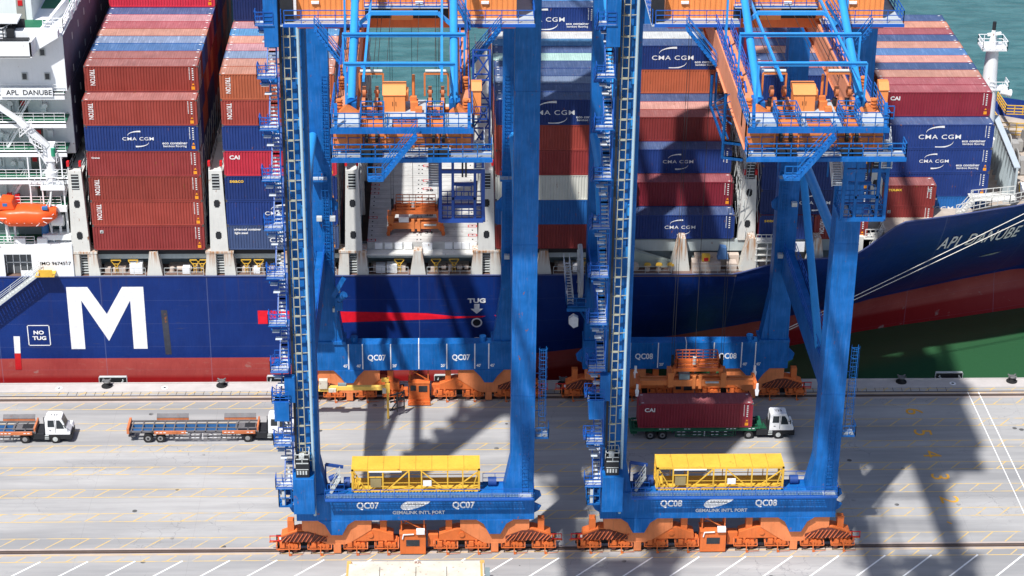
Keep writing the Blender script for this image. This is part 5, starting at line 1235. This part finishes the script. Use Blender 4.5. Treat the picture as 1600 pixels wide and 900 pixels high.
    m = M(); m.box((-1.35, -33.9, 58.9), (.2, -32.5, 60.2)); m.prism([(-34.0, 60.2), (-32.4, 60.2), (-32.4, 60.7), (-33.3, 60.75)], 'x', -1.42, .27); m.box((.2, -33.6, 59.6), (.42, -32.7, 60.4)); mc = P(m, 'winch_cabinet', HORANGE, None, .04)
    m = M(); m.box((-.6, -33.92, 59.0), (-.58, -33.9, 60.1)); m.box((-.72, -33.94, 59.4), (-.69, -33.9, 59.7)); m.box((-.49, -33.94, 59.4), (-.46, -33.9, 59.7)); m.obj('door_handle', DARK, mc)
    m = M(); m.box((.55, -33.8, 58.9), (1.1, -33.0, 59.6)); m.tube((.78, -33.0, 59.4), (.78, -33.0, 61.4), .11, 10); m.box((.5, -33.5, 59.6), (1.0, -33.2, 59.9)); m.box((.9, -34.2, 58.9), (1.4, -33.7, 59.3)); m.box((-2.0, -33.6, 58.9), (-1.5, -33.0, 59.4)); m.prism([(3.3, 58.9), (4.6, 58.9), (4.0, 59.5)], 'y', -34.2, -33.6); m.prism([(-4.6, 58.9), (-3.1, 58.9), (-4.0, 59.5)], 'y', -34.2, -33.6); P(m, 'trim_actuator', ORANGE)
    m = M(); m.box((4.95, -33.0, 58.3), (5.6, -32.2, 60.2)); m.prism([(-33.1, 60.2), (-32.1, 60.2), (-32.1, 60.7), (-32.6, 60.7)], 'x', 4.9, 5.65); P(m, 'side_cabinet', HORANGE, None, .03)
    # cross frames over the platform
    m = M()
    m.box((-4.5, -27.1, 62.15), (4.5, -27.0, 62.4)); m.box((-4.5, -27.2, 62.4), (4.5, -26.9, 62.45))
    m.box((-4.1, -33.8, 62.3), (3.7, -33.7, 62.55)); m.box((-4.1, -33.9, 62.55), (3.7, -33.6, 62.6))
    for s in (-1, 1):
        m.bar((s * 4.45, -27.05, 58.9), (s * 4.45, -27.05, 62.3), .15); m.bar((s * 3.85 - .15, -33.75, 58.9), (s * 3.85 - .15, -33.75, 62.5), .15); m.bar((s * 4.6, -20.5, 58.9), (s * 4.6, -20.5, 65), .16)
    m.bar((-2.55, -22.3, 62.4), (2.5, -22.3, 62.4), .3, .28)
    for s in (-1, 1): m.bar((s * 2.5, -22.3, 62.4), (s * 3.5, -22.3, 61.5), .28, .28); m.bar((s * 2.75 + (.1 if s < 0 else .05), -36.0, 62.1), (s * 2.75 + (.1 if s < 0 else .05), -12.0, 62.3), .17, .24); m.bar((s * 2.75, -33.7, 62.2), (s * 2.75, -33.7, 62.4), .3)
    P(m, 'cross_frame', LBLUE)
    # ---- machine house
    m = M(); xx = -8.7; n_ = 46; vs = []; pr = corr(m, -8.7, 8.7, .42, .05, None)
    for x, d in pr: vs += [(x, -14.6 + d, 59.35), (x, -14.6 + d, 66.5)]
    m.add(vs, [(2 * i, 2 * i + 2, 2 * i + 3, 2 * i + 1) for i in range(len(pr) - 1)])
    m.box((-8.68, -14.5, 59.3), (8.68, 11.0, 66.5)); m.box((-8.9, -14.8, 66.5), (8.9, 11.2, 66.7)); mh = P(m, 'machine_house', HORANGE)
    m = M(); m.box((-3.3, -14.7, 59.4), (3.3, -14.62, 60.4)); m.obj('opening', DARK, mh)
    m = M(); m.box((-1.2, -14.8, 59.3), (.5, -14.6, 60.4)); m.obj('flap', HORANGE, mh)
    m = M(); m.box((4.1, -14.72, 61.9), (5.0, -14.6, 62.9)); m.obj('vent', DARK, mh)
    m = M()
    for x in (-7.2, 6.2, 1.0): m.box((x - .3, -14.75, 60.6), (x + .3, -14.6, 60.8))
    m.obj('wall_lamp', WHITE, mh)
    m = M(); m.box((-9.6, -16.0, 59.3), (-2.9, -14.6, 59.39)); m.box((3.6, -16.0, 59.3), (10.1, -14.6, 59.39)); m.box((-3.3, -15.4, 60.45), (3.3, -14.6, 60.53)); m.box((8.7, -16, 59.15), (10.1, 8, 59.25)); m.box((-9.9, -16, 59.15), (-8.7, 8, 59.25)); P(m, 'house_walkway', GRATE)
    m = M(); m.box((-9.7, -16.15, 59.14), (-2.9, -15.98, 59.38)); m.box((3.6, -16.15, 59.14), (10.15, -15.98, 59.38)); m.rail([(-9.6, -15.9, 59.25), (-2.9, -15.9, 59.25)], 1.2, 1.3, .03, mid=2); m.rail([(3.6, -15.9, 59.25), (10.1, -15.9, 59.25), (10.1, 6, 59.25)], 1.2, 1.3, .03, mid=2); m.rail([(-3.3, -15.35, 60.53), (3.3, -15.35, 60.53)], 1.1, .9, .028, mid=2)
    m.rail([(-9.85, -15.9, 59.25), (-9.85, 6, 59.25)], 1.2, 1.3, .03, mid=2); P(m, 'house_railing', DBLUE)
    m = M(); m.stairs((-4.75, -21.0, 58.9 - 1.9), (-6.6, -16.2, 59.2), .8, 'x', 0, 0, 14) if False else None
    m.stairs((-5.0, -18.6, 56.9), (-7.2, -16.6, 59.2), .7, 'y', 0, 0, 10); m.stairs((5.0, -18.6, 56.9), (7.4, -16.6, 59.2), .7, 'y', 0, 0, 10); m.stairs((3.9, -15.6, 61), (5.0, -17.2, 59.4), .6, 'y', 0, 0, 8); P(m, 'house_stairs', BLUE)
    m = M(); m.box((-8.6, -13.9, 58.35), (8.6, -13.0, 59.2)); m.box((-8.6, -15.7, 58.9), (-5.2, -15.3, 59.2)); m.box((5.6, -15.7, 58.9), (8.6, -15.3, 59.2)); m.box((-8.6, -12.0, 58.4), (8.6, 10.5, 59.25)); P(m, 'house_bearer', BORANGE)
    m = M(); m.box((-9.9, -15.6, 59.3), (-8.9, -14.8, 62.0)); P(m, 'corner_box', DARK)
    # ---- maintenance cage and stair below the end platform
    x0, x1, y0, y1, z0, z1 = 2.65, 5.75, -34.5, -31.9, 50.75, 56.5
    m = M()
    for x in (x0, x1):
        for y in (y0, y1): m.bar((x, y, z0), (x, y, z1), .24)
        m.bar((x, y0, z0), (x, y1, z0), .32); m.bar((x, y0, 53.6), (x, y1, 53.6), .22)
    for y in (y0, y1): m.bar((x0, y, z0), (x1, y, z0), .30); m.bar((x0, y, 54.6), (x1, y, 54.6), .26); m.bar((3.5, y, 52.5), (5.2, y, 52.5), .2)
    m.bar((3.55, y0, z0), (3.55, y1, z0), .2); m.bar((5.15, y0, z0), (5.15, y1, z0), .2); m.bar((3.55, y0, z0), (3.55, y0, 56), .2); m.bar((5.15, y0, z0), (5.15, y0, 56), .2)
    m.rail([(x0, y0, z0), (x1, y0, z0), (x1, y1, z0), (x0, y1, z0)], 1.15, .55, .03, mid=2, close=True); m.rail([(x0, y0, 53.2), (x0, y1, 53.2)], 1.1, .6, .03); m.rail([(3.8, -34.6, 52.6), (4.9, -34.6, 52.6)], .9, .55, .03)
    m.bar((1.9, y1, 53.0), (1.9, y1, 56.3), .12); m.bar((2.7, y1, 53.0), (2.7, y1, 56.3), .12)
    P(m, 'maintenance_cage', BLUE if num == 8 else paint('cage_blue', (.006, .05, .26), .45, .2))
    m = M(); m.box((x0, y0, z0 + .02), (3.55, y1, z0 + .1)); m.box((5.15, y0, z0 + .02), (x1, y1, z0 + .1)); m.box((3.55, y0, z0 + .02), (5.15, y0 + .7, z0 + .1)); P(m, 'cage_floor', GRATE)
    m = M(); m.stairs((2.2, -34.3, 53.3), (2.2, -32.4, 55.0), .75, 'x', 0, 0, 13); m.stairs((5.45 if num == 7 else 5.6, -34.6, 54.8), (5.45 if num == 7 else 5.6, -33.0, 56.4), .75, 'x', 0, 0, 12); P(m, 'cage_stair', TREAD)
    m = M(); m.box((3.95, -35.0, 55.5), (4.95, -34.3, 56.3)); hb_ = P(m, 'hoist_box', BORANGE); m = M(); m.tube((4.25, -34.6, 54.2), (4.25, -34.6, 55.5), .07, 8); m.tube((4.5, -34.6, 54.2), (4.5, -34.6, 55.5), .07, 8); m.obj('hoist_chain', DARK, hb_)
    m = M(); m.rail([(5.1, -33.6, 58.2), (6.0, -33.6, 58.2)], 1.0, .5, .03)
    if num == 7: m.truss((5.65, -31.2, 55), (5.65, -31.2, 62.4), 1.2, 1.2, 4, .07)
    P(m, 'side_stair_frame', BLUE if num == 8 else MATS['cage_blue'])
    if num == 8:
        m = M()
        m.tube((-5.75, -30.5, 53.9), (-5.75, -30.5, 59.0), .12, 8); m.bar((-5.75, -30.5, 54.0), (-4.3, -31.0, 54.0), .22); m.bar((-5.75, -30.5, 55.2), (-4.3, -31.0, 55.2), .2)
        for q, w_ in (((-6.3, -26.5), .16), ((-5.9, -26.0), .12)): m.tube((q[0], q[1], 56.5), (q[0], q[1], 59), w_ * .7, 8); m.bar((q[0], q[1], 56.5), (q[0] + .7, q[1] - 3, 54.8), w_)
        for k in range(5): m.bar((-6.3 + k * .12, -26.5 - k * .6, 56.6), (-5.2, -28.5 - k * .5, 58.2 - k * .4), .07); P(m, 'hanging_frame', BLUE)
    # ---- A-frame head, boom and trolley (above the picture, they throw the shadows)
    for s in (-1, 1):
        m = M(); m.bar((s * 10.0, 30.5, 64), (s * 4.2, 28.5, 87), 1.3, 1.3); m.bar((s * 10.2, 0.1, 64), (s * 4.4, 27.0, 86), 1.0, 1.0); P(m, 'apex_leg', BLUE)
        m = M(); m.tube((s * 3.7, 29, 87), (s * 3.9, 66, 60), .3, 10); m.tube((s * 3.7, 29, 87), (s * 3.9, 92, 60), .3, 10); P(m, 'forestay', BLUE)
    m = M(); m.box((-5.2, 27.4, 85.8), (5.2, 29.4, 87.4)); P(m, 'apex_beam', BLUE)
    ty = 22.3 if num == 8 else 42.6
    m = M(); m.box((-3.6, ty - 3, 57.3), (3.6, ty + 3, 58.2)); m.box((-3.4, ty - 2.5, 58.2), (3.4, ty + 2.5, 59.2)); P(m, 'trolley', ORANGE)
    m = M(); m.box((1.6, ty - 5.4, 54.3), (3.4, ty - 3.0, 56.9)); P(m, 'operator_cabin', BLUE)
    m = M()
    for x in (-2.2, -1.9, 2.3, 2.6): m.bar((x, -31, 60.4), (x, 90, 59.2), .04)
    for x in (-1.2, 1.0): m.bar((x, -30, 60.8), (x, 90, 60.2), .035)
    P(m, 'trolley_rope', WIRE)
    return cr
c7 = build_crane(7, 0, 'blue and orange ship-to-shore gantry crane lettered QC07, the left one')
c8 = build_crane(8, CR, 'blue and orange ship-to-shore gantry crane lettered QC08, the right one')

# ------------------------------------------------------------------ lashing cages on the sills
def lash_cage(X0, label):
    t = thing('lashing_cage', label, 'lashing cage', (X0 + .05, .0, 6.98), group='yellow cages on the crane sill beams')
    L, W, H = 12.3, 2.5, 2.6; x0 = -L / 2
    m = M(); m.box((x0, -.75, H - .1), (-x0, W - .75, H)); rf = m.obj('roof', YELLOW, t)
    m = M()
    for i in range(1, 8): x = x0 + L * i / 8; m.box((x - .02, -.74, H + .001), (x + .02, W - .76, H + .006))
    m.obj('roof_seam', paint('seam_ochre_%d' % X0, (.30, .17, .02), .6, .2), rf)
    m = M()
    for x in (x0, -x0 - .2):
        for y in (-.75, W - .95): m.box((x, y, -.02), (x + .2, y + .2, H + .01))
    for y in (-.75, W - .83):
        m.box((x0, y, 0), (-x0, y + .08, .16)); m.box((x0, y, H - .22), (-x0, y + .08, H - .1))
    for y in (-.71, W - .79):
        for x in (-4.55, -3.15, -.65, .55, 3.05, 4.5): m.bar((x, y, .1), (x, y, H - .15), .13 if y < 0 else .08)
        for a, b in (((-5.9, H - .3), (-4.7, .15)), ((-5.7, H - .6), (-5.4, .1)), ((-2.85, .15), (-.7, H - .25)), ((.6, H - .3), (2.9, .2)), ((3.4, .15), (5.9, H - .4)), ((5.4, .1), (5.9, H - .5))):
            if y < 0: m.bar((a[0], y, a[1]), (b[0], y, b[1]), .10)
        for z in (.5, 1.05): m.bar((-3.1, y, z), (6.0, y, z), .05); m.bar((-6.0, y, z), (-4.55, y, z), .05)
        m.bar((-4.5, y, 1.7), (-3.2, y, 1.7), .08)
    for x in (x0 + .05, -x0 - .05):
        for z in (.5, 1.0, 1.5): m.bar((x, -.7, z), (x, W - .8, z), .06)
    m.box((x0, -.7, .02), (-x0, W - .8, .1)); m.obj('frame', YELLOW, t)
    m = M()
    for i in range(38): x = x0 + .5 + i * .30; m.bar((x, -.8, .02), (x + .12, -.8, .16), .05, .02)
    m.obj('toe_board_stripes', DARK, t)
    m = M(); m.box((-4.5, -.80, H - .33), (-1.35, -.76, H - .2)); m.obj('lamp_tube', WHITE, t)
    m = M(); m.box((.7, -.85, .75), (1.5, -.78, 1.35)); m.obj('notice_board', WHITE, t)
    m = M(); m.box((-4.35, -.68, .55), (-3.3, -.66, 1.6)); m.obj('mesh_panel', paint('mesh_ochre_%d' % X0, (.28, .22, .10), .7, .2), t)
    for x in (-5.8, -1.9, 1.75, 5.8):
        m = M(); m.box((x - .14, -.85, -.3), (x + .14, -.5, .0)); m.obj('foot', ORANGE, t)
lash_cage(0, 'yellow frame cage with flat roof standing on the sill beam lettered QC07'); lash_cage(CR, 'yellow frame cage with flat roof standing on the sill beam lettered QC08')

# ------------------------------------------------------------------ spreaders
def spreader(loc, L, label, rope_top, gull=True):
    t = thing('container_spreader', label, 'spreader', loc, group='spreaders hanging on ropes')
    h = L / 2
    m = M(); m.box((-2.7, -.75, .25), (2.7, -.25, 1.0)); m.box((-2.7, .25, .25), (2.7, .75, 1.0)); m.box((-3.1, -.8, .15), (-2.5, .8, 1.9)); m.box((2.5, -.8, .15), (3.1, .8, 1.9))
    m.prism([(-2.9, 1.0), (-2.5, 1.0), (-2.2, 2.2), (-2.7, 2.3)], 'y', -.6, .6); m.prism([(2.9, 1.0), (2.5, 1.0), (2.2, 2.2), (2.7, 2.3)], 'y', -.6, .6); m.box((-.5, -.85, .0), (-.15, -.7, 1.5)); m.box((.15, -.85, 0), (.5, -.7, 1.5)); fr_ = m.obj('main_frame', ORANGE, t, .03)
    if L > 10:
        for s in (-1, 1):
            m = M(); m.box((s * 2.6, -.55, .3), (s * (h - .25), -.2, .85)); m.box((s * 2.6, .2, .3), (s * (h - .25), .55, .85)); m.box((s * 2.6, -.62, .85), (s * (h - .3), -.1, .9)); m.obj('telescopic_beam', ORANGE, t)
    for s in (-1, 1):
        m = M(); m.box((s * (h - .35), -1.2, .15), (s * h, 1.2, .85)); m.obj('end_beam', BORANGE, t)
        for y in (-1.2, 1.2):
            m = M(); m.prism([(-.12, -.75), (.12, -.75), (.22, -.1), (.12, .1), (.12, .7), (-.12, .7), (-.12, .1), (-.22, -.1)], 'y', -.06, .06)
            o = m.obj('corner_guide', WHITE if L > 10 else BORANGE, t); o.location = (s * (h + .02), y, .1 if y < 0 else 1.0)
    m = M()
    for y in (-.9, .9): m.box((-2.6, y - .15, 2.2), (2.6, y + .15, 2.55))
    for x in (-2.6, 2.4): m.box((x, -.9, 2.2), (x + .25, .9, 2.6))
    m.box((-2.6, -.15, 2.25), (2.6, .15, 2.5)); hb = m.obj('head_block', BORANGE, t)
    m = M(); m.rail([(-2.2, -1.0, 2.55), (2.2, -1.0, 2.55), (2.2, 1.0, 2.55), (-2.2, 1.0, 2.55)], 1.15, .7, .035, mid=2, close=True); m.obj('railing', BORANGE, hb)
    for x in (-2.6, 2.6):
        m = M(); m.tube((x - .1, 0, 3.0), (x + .1, 0, 3.0), .55, 16); m.bar((x, 0, 2.3), (x, 0, 3.6), .3); m.obj('sheave', DARK, hb)
    m = M(); m.box((-1.9, -.7, 1.05), (-.8, .1, 1.7)); m.obj('power_pack', SHIPG if L > 10 else WHITE, t)
    m = M(); m.tube((-.3, -.2, 2.6), (-.3, -.2, 3.5), .2, 10); m.tube((.9, -.78, .75), (2.3, -.78, .75), .12, 8); m.obj('cable_basket', STEEL, t)
    m = M()
    for x in (-2.75, -2.5, 2.5, 2.75):
        m.bar((x, 0, 3.0), (x * .9, 0, rope_top - loc[2]), .045)
    m.bar((-.3, -.2, 3.4), (-.2, 0, rope_top - loc[2]), .05); m.obj('hoist_ropes', WIRE, t)
spreader((-.35, 42.2, 15.35), 6.1, 'orange short spreader with head block lowered over the pale hatch covers', 57.3)
spreader((23.4 + 6.15, 22.2, 6.0), 12.7, 'orange extended spreader with white corner guides just above the red container on the truck', 57.3)

# ------------------------------------------------------------------ trucks
def tyre(m, x, y, r, wd): m.tube((x, y, r), (x, y + wd, r), r, 22, 0)
def truck(x, y, label, tlabel, kind):
    t = thing('terminal_tractor', label, 'truck', (x, y, 0), group='white terminal tractors')
    m = M(); m.prism([(-5.9, .75), (-.3, .75), (-.1, .95), (-.3, 1.15), (-2.9, 1.25), (-5.9, 1.2)], 'y', .45, 2.0); m.box((-2.9, .15, .45), (-.15, 2.35, .95)); m.box((-4.1, .1, .45), (-2.9, .6, 1.15)); m.box((-4.0, 1.9, .4), (-2.95, 2.4, 1.1)); m.box((-5.3, .8, 1.2), (-4.2, 1.7, 1.45)); m.box((-.6, .1, .4), (0, 2.4, .95)); m.obj('chassis', DARK, t, .03)
    m = M()
    m.prism([(-2.75, 1.0), (-.15, 1.0), (-.1, 1.3), (-.55, 1.95), (-.95, 2.95), (-1.15, 3.02), (-2.55, 3.02), (-2.7, 2.9)], 'y', .12, 1.62)
    m.prism([(-2.0, .95), (-.02, .95), (0, 1.15), (-.15, 1.5), (-2.0, 1.6)], 'y', 1.62, 2.38); cab = m.obj('cab', WHITE, t, .05)
    m = M(); m.prism([(-2.45, 1.95), (-1.75, 1.95), (-1.75, 2.75), (-2.4, 2.75)], 'y', .10, .125); m.prism([(-1.55, 1.75), (-.72, 1.75), (-.88, 2.3), (-1.15, 2.75), (-1.5, 2.75)], 'y', .10, .125)
    m.add([(-.53, .25, 2.0), (-.53, 1.5, 2.0), (-.90, 1.5, 2.86), (-.90, .25, 2.86)], [(0, 1, 2, 3)]); m.obj('window', GLASS, cab)
    m = M(); m.box((-1.66, .105, 1.2), (-1.62, .122, 2.8)); m.box((-2.3, .09, 1.5), (-2.1, .12, 1.56)); m.box((-.12, .3, 1.05), (-.02, 2.2, 1.15)); m.obj('door_line', DARK, cab)
    m = M(); m.bar((-2.8, .2, 1.0), (-2.8, .2, 3.1), .07); m.bar((-.8, .05, 2.2), (-.5, -.15, 2.2), .05); m.box((-.6, -.2, 1.95), (-.5, -.1, 2.45)); m.box((-2.95, .5, 1.2), (-2.78, 1.4, 2.0)); m.obj('mirror_and_stack', DARK, cab)
    mobj('lettering', (lambda: (lambda me: me)(text_mesh('T23', .5, .02, 1, DARK)))(), cab, (-1.8, .85, 3.03), (R(-90), 0, R(0)))
    m = M()
    for k in range(3): m.box((-2.85 + .02 * k, .05, .5 + k * .2), (-2.4, .2, .55 + k * .2))
    m.obj('step', STEEL, t)
    for xx in (-1.75,):
        for yy in (.05, 2.1):
            m = M(); tyre(m, xx, yy, .50, .32); wh = m.obj('wheel', RUBBER, t); m = M(); m.tube((xx, yy - .01, .5), (xx, yy + .33, .5), .27, 14); m.tube((xx, yy - .03, .5), (xx, yy + .35, .5), .1, 10); m.obj('rim', STEEL, wh)
    for yy in (.05, 1.85):
        m = M(); tyre(m, -4.95, yy, .50, .6); wh = m.obj('wheel', RUBBER, t); m = M(); m.tube((-4.95, yy - .01, .5), (-4.95, yy + .61, .5), .26, 14); m.tube((-4.95, yy - .04, .5), (-4.95, yy, .5), .12, 10, m=0); m.obj('rim', paint('rim_grey_%d_%d' % (x, yy), (.25, .25, .25), .5, .2), wh)
    # trailer
    A = TBLUE if kind == 'open' else GREEN; B = TGREY if kind == 'open' else GREEN; G = TORANGE if kind == 'open' else GREEN
    r = thing('container_trailer', tlabel, 'trailer', (x, y, 0), group='container trailers')
    xa, xb = -17.7, -3.9
    m = M()
    for yy in (.75, 1.6): m.box((xa + .2, yy, .85), (xb, yy + .12, 1.35))
    m.obj('main_rail', A, r)
    m = M()
    for yy in (.05, 2.3): m.box((xa + .3, yy, 1.25), (xb, yy + .12, 1.42))
    for i in range(13): xx = xa + .4 + i * 1.12; m.box((xx, .05, 1.2), (xx + .12, 2.42, 1.4))
    for yy in (.74, 1.6): m.box((xa + .3, yy, 1.36), (xb, yy + .13, 1.41))
    m.box((xb - 2.4, .6, 1.36), (xb - .2, 1.9, 1.40)); m.obj('cross_members', B, r)
    m = M()
    if kind == 'open':
        for xx in (-14.8, -7.6):
            m.box((xx, .0 - .12, 1.12), (xx + 3.5 if xx > -10 else xx + 3.4, .06, 1.45)); m.box((xx, 2.42, 1.3), (xx + 3.4, 2.6, 1.66))
        m.box((xa, .0, 1.1), (xa + .25, 2.45, 1.75)); m.box((xb - .05, .1, 1.2), (xb + .12, 2.45, 1.8))
    else:
        m.box((xa + .3, .0, 1.05), (xb - .3, .1, 1.3)); m.box((xb - .1, .2, 1.2), (xb + .35, 2.2, 1.65)); m.prism([(xb + .3, 1.2), (xb + .9, 1.2), (xb + .5, 1.9)], 'y', .2, .5)
        m.box((xa, .0, 1.0), (xa + .3, 2.4, 1.35))
    m.obj('guide_plate', G, r)
    if kind == 'open':
        for xx in (-14.8, -7.6):
            m = M(); m.prism([(2.42, 1.66), (2.42, 1.72), (2.85, 2.0), (2.85, 1.94)], 'x', xx, xx + 3.4); m.obj('guide_flap', B, r)
    m = M(); xs_ = [xa + 1 + k * .0 for k in range(1)]
    for xx in (-14.6, -14.2, -13.8, -11.9, -11.5, -7.4, -7.0, -6.6, -5.0, -4.6): m.box((xx, -.135 if kind == 'open' else -.012, 1.28), (xx + .25, -.12 if kind == 'open' else -.002, 1.36))
    for xx in (-12.6, -12.1, -10.9, -10.4, -9.0, -8.5, -7.6): 
        for z in (.55, .92): m.box((xx, .03, z), (xx + .3, .045, z + .07))
    for k in range(6): m.box((-9.75, .03, .4 + k * .13), (-9.65, .045, .47 + k * .13))
    m.obj('reflective_tape', WHITE, r)
    m = M(); m.rail([(-12.8, .1, .35), (-9.0, .1, .35)], .65, .95, .03); m.rail([(-9.0, .1, .35), (-6.6, .1, .35)], .65, .9, .03) if kind != 'open' else m.rail([(-9.2, .1, .35), (-6.2, .1, .35)], .65, .95, .03); m.bar((-6.3, .6, .1), (-6.3, .6, 1.0), .1); m.bar((-6.3, 1.7, .1), (-6.3, 1.7, 1.0), .1); m.box((-13.2, .6, .5), (-13.0, 1.9, .9)); m.box((xa + .1, .3, .6), (xa + .8, 2.1, .75)); m.bar((xa + .5, .4, .3), (xa + .1, .4, 1.1), .06); m.bar((xa + .5, 2.1, .3), (xa + .1, 2.1, 1.1), .06); m.obj('side_guard', B, r)
    m = M(); m.tube((-14.2, .3, .5), (-14.2, 2.2, .5), .1, 8); m.tube((-15.55, .3, .5), (-15.55, 2.2, .5), .1, 8); m.obj('axle', DARK, r)
    for xx in (-14.2, -15.5):
        for yy in (.05, 1.8):
            m = M(); tyre(m, xx, yy, .51, .6); wh = m.obj('wheel', RUBBER, r); m = M(); m.tube((xx, yy - .01, .51), (xx, yy + .61, .51), .28, 14); m.obj('rim', paint('rim_%d_%d_%d' % (x, xx * 10, yy), (.22, .22, .22), .5, .2), wh); m = M(); m.tube((xx, yy - .03, .51), (xx, yy, .51), .13, 10); m.obj('hub', DARK, wh)
    return t
truck(40.3, 21.0, 'white terminal tractor under the right crane coupled to a green trailer', 'green container trailer carrying the crimson container under the right crane', 'green')
truck(-36.75, 21.0, 'white terminal tractor at the far left of the quay driving right', 'empty blue and orange trailer at the far left, cut by the picture edge', 'open')
truck(-13.2, 21.0, 'white terminal tractor partly hidden behind the left crane stair tower', 'empty grey and blue trailer with orange guide plates between letter and left crane', 'open')
container(23.45, 21.0, 1.47, 'crimson', 'cai', 'crimson container with white logo standing on the green trailer under the right crane')

# ------------------------------------------------------------------ yellow boom behind the left leg, white flat in the foreground
t = thing('telescopic_boom', 'horizontal yellow boom with white boxes beside the seaside bogies of the left crane', 'boom', (-3.1, 26.0, 0))
m = M(); m.box((-11.0, -.2, 3.6), (-.3, .2, 4.05)); m.box((-11.0, -.25, 3.5), (-5.6, .25, 3.66)); m.box((-9.6, -.3, 0.0), (-9.0, .3, 3.6)); m.obj('arm', paint('boom_yellow', (.80, .50, .10), .5, .12), t, .02)
m = M(); m.box((-.35, -.15, .05), (-.12, .15, 5.0)); m.box((-.5, -.3, 3.3), (0, .3, 4.4)); m.box((-.9, -.2, 4.6), (-.1, .1, 5.0)); m.obj('end_post', paint('boom_yellow_post', (.80, .48, .08), .5, .12), t)
m = M(); m.box((-9.0, -.35, 3.8), (-7.8, .3, 4.4)); m.box((-7.6, -.4, 3.9), (-6.7, .2, 4.9)); m.box((-6.6, -.45, 3.5), (-5.8, -.2, 3.9)); m.box((-.8, -.4, 3.3), (-.4, -.2, 3.9)); m.obj('control_box', CREAM, t)
m = M(); m.box((-5.6, -.1, 4.06), (-4.7, .3, 4.3)); m.obj('grey_box', SHIPG, t)
m = M()
for z in (1.0, 2.0, 2.8): m.bar((0, 0, z), (1.5, .9, z), .12)
for xx, yy in ((1.5, .9), (.75, .45)): m.bar((xx, yy, .6), (xx, yy, 3.0), .14)
m.bar((0, 0, .9), (1.5, .9, 2.8), .1); m.obj('gate_frame', DARK, t)
t = thing('flat_rack', 'weathered cream flat rack with rusty corners in the foreground below the left crane', 'flat rack', (.05, -12.3, 0))
m = M(); m.box((-6.45, 0, 1.9), (6.45, 6.4, 2.55)); m.obj('deck', CREAM, t, .03)
m = M()
for x in (-6.5, 6.1):
    for y in (0, 6.0): m.box((x, y, 0), (x + .4, y + .42, 2.6))
    m.box((x, .4, 1.8), (x + .2, 6.0, 2.57))
m.obj('corner_post', paint('rusty_yellow', (.62, .36, .10), .7, .3, rust=.3), t)
m = M()
for x in (-3.4, 0, 2.9): m.box((x, 3.2, 2.55), (x + .06, 5.4, 2.556))
for x in (-4.2, 1.5): m.box((x, .5, 2.55), (x + 1.9, .58, 2.556))
m.obj('seam', DARK, t)
for x in (.2, -6.1, 6.2): mobj('lettering', text_mesh('RR' if abs(x) < 1 else 'R', .55, .02, 1, paint('stencil_brown%d' % x, (.25, .12, .09), .6, .2)), t, (x, 6.1, 2.56), (R(-90), 0, 0))
m = M(); m.box((6.55, 3.0, .2), (7.0, 5.6, 2.3)); m.obj('end_wall', SHIPG, t)
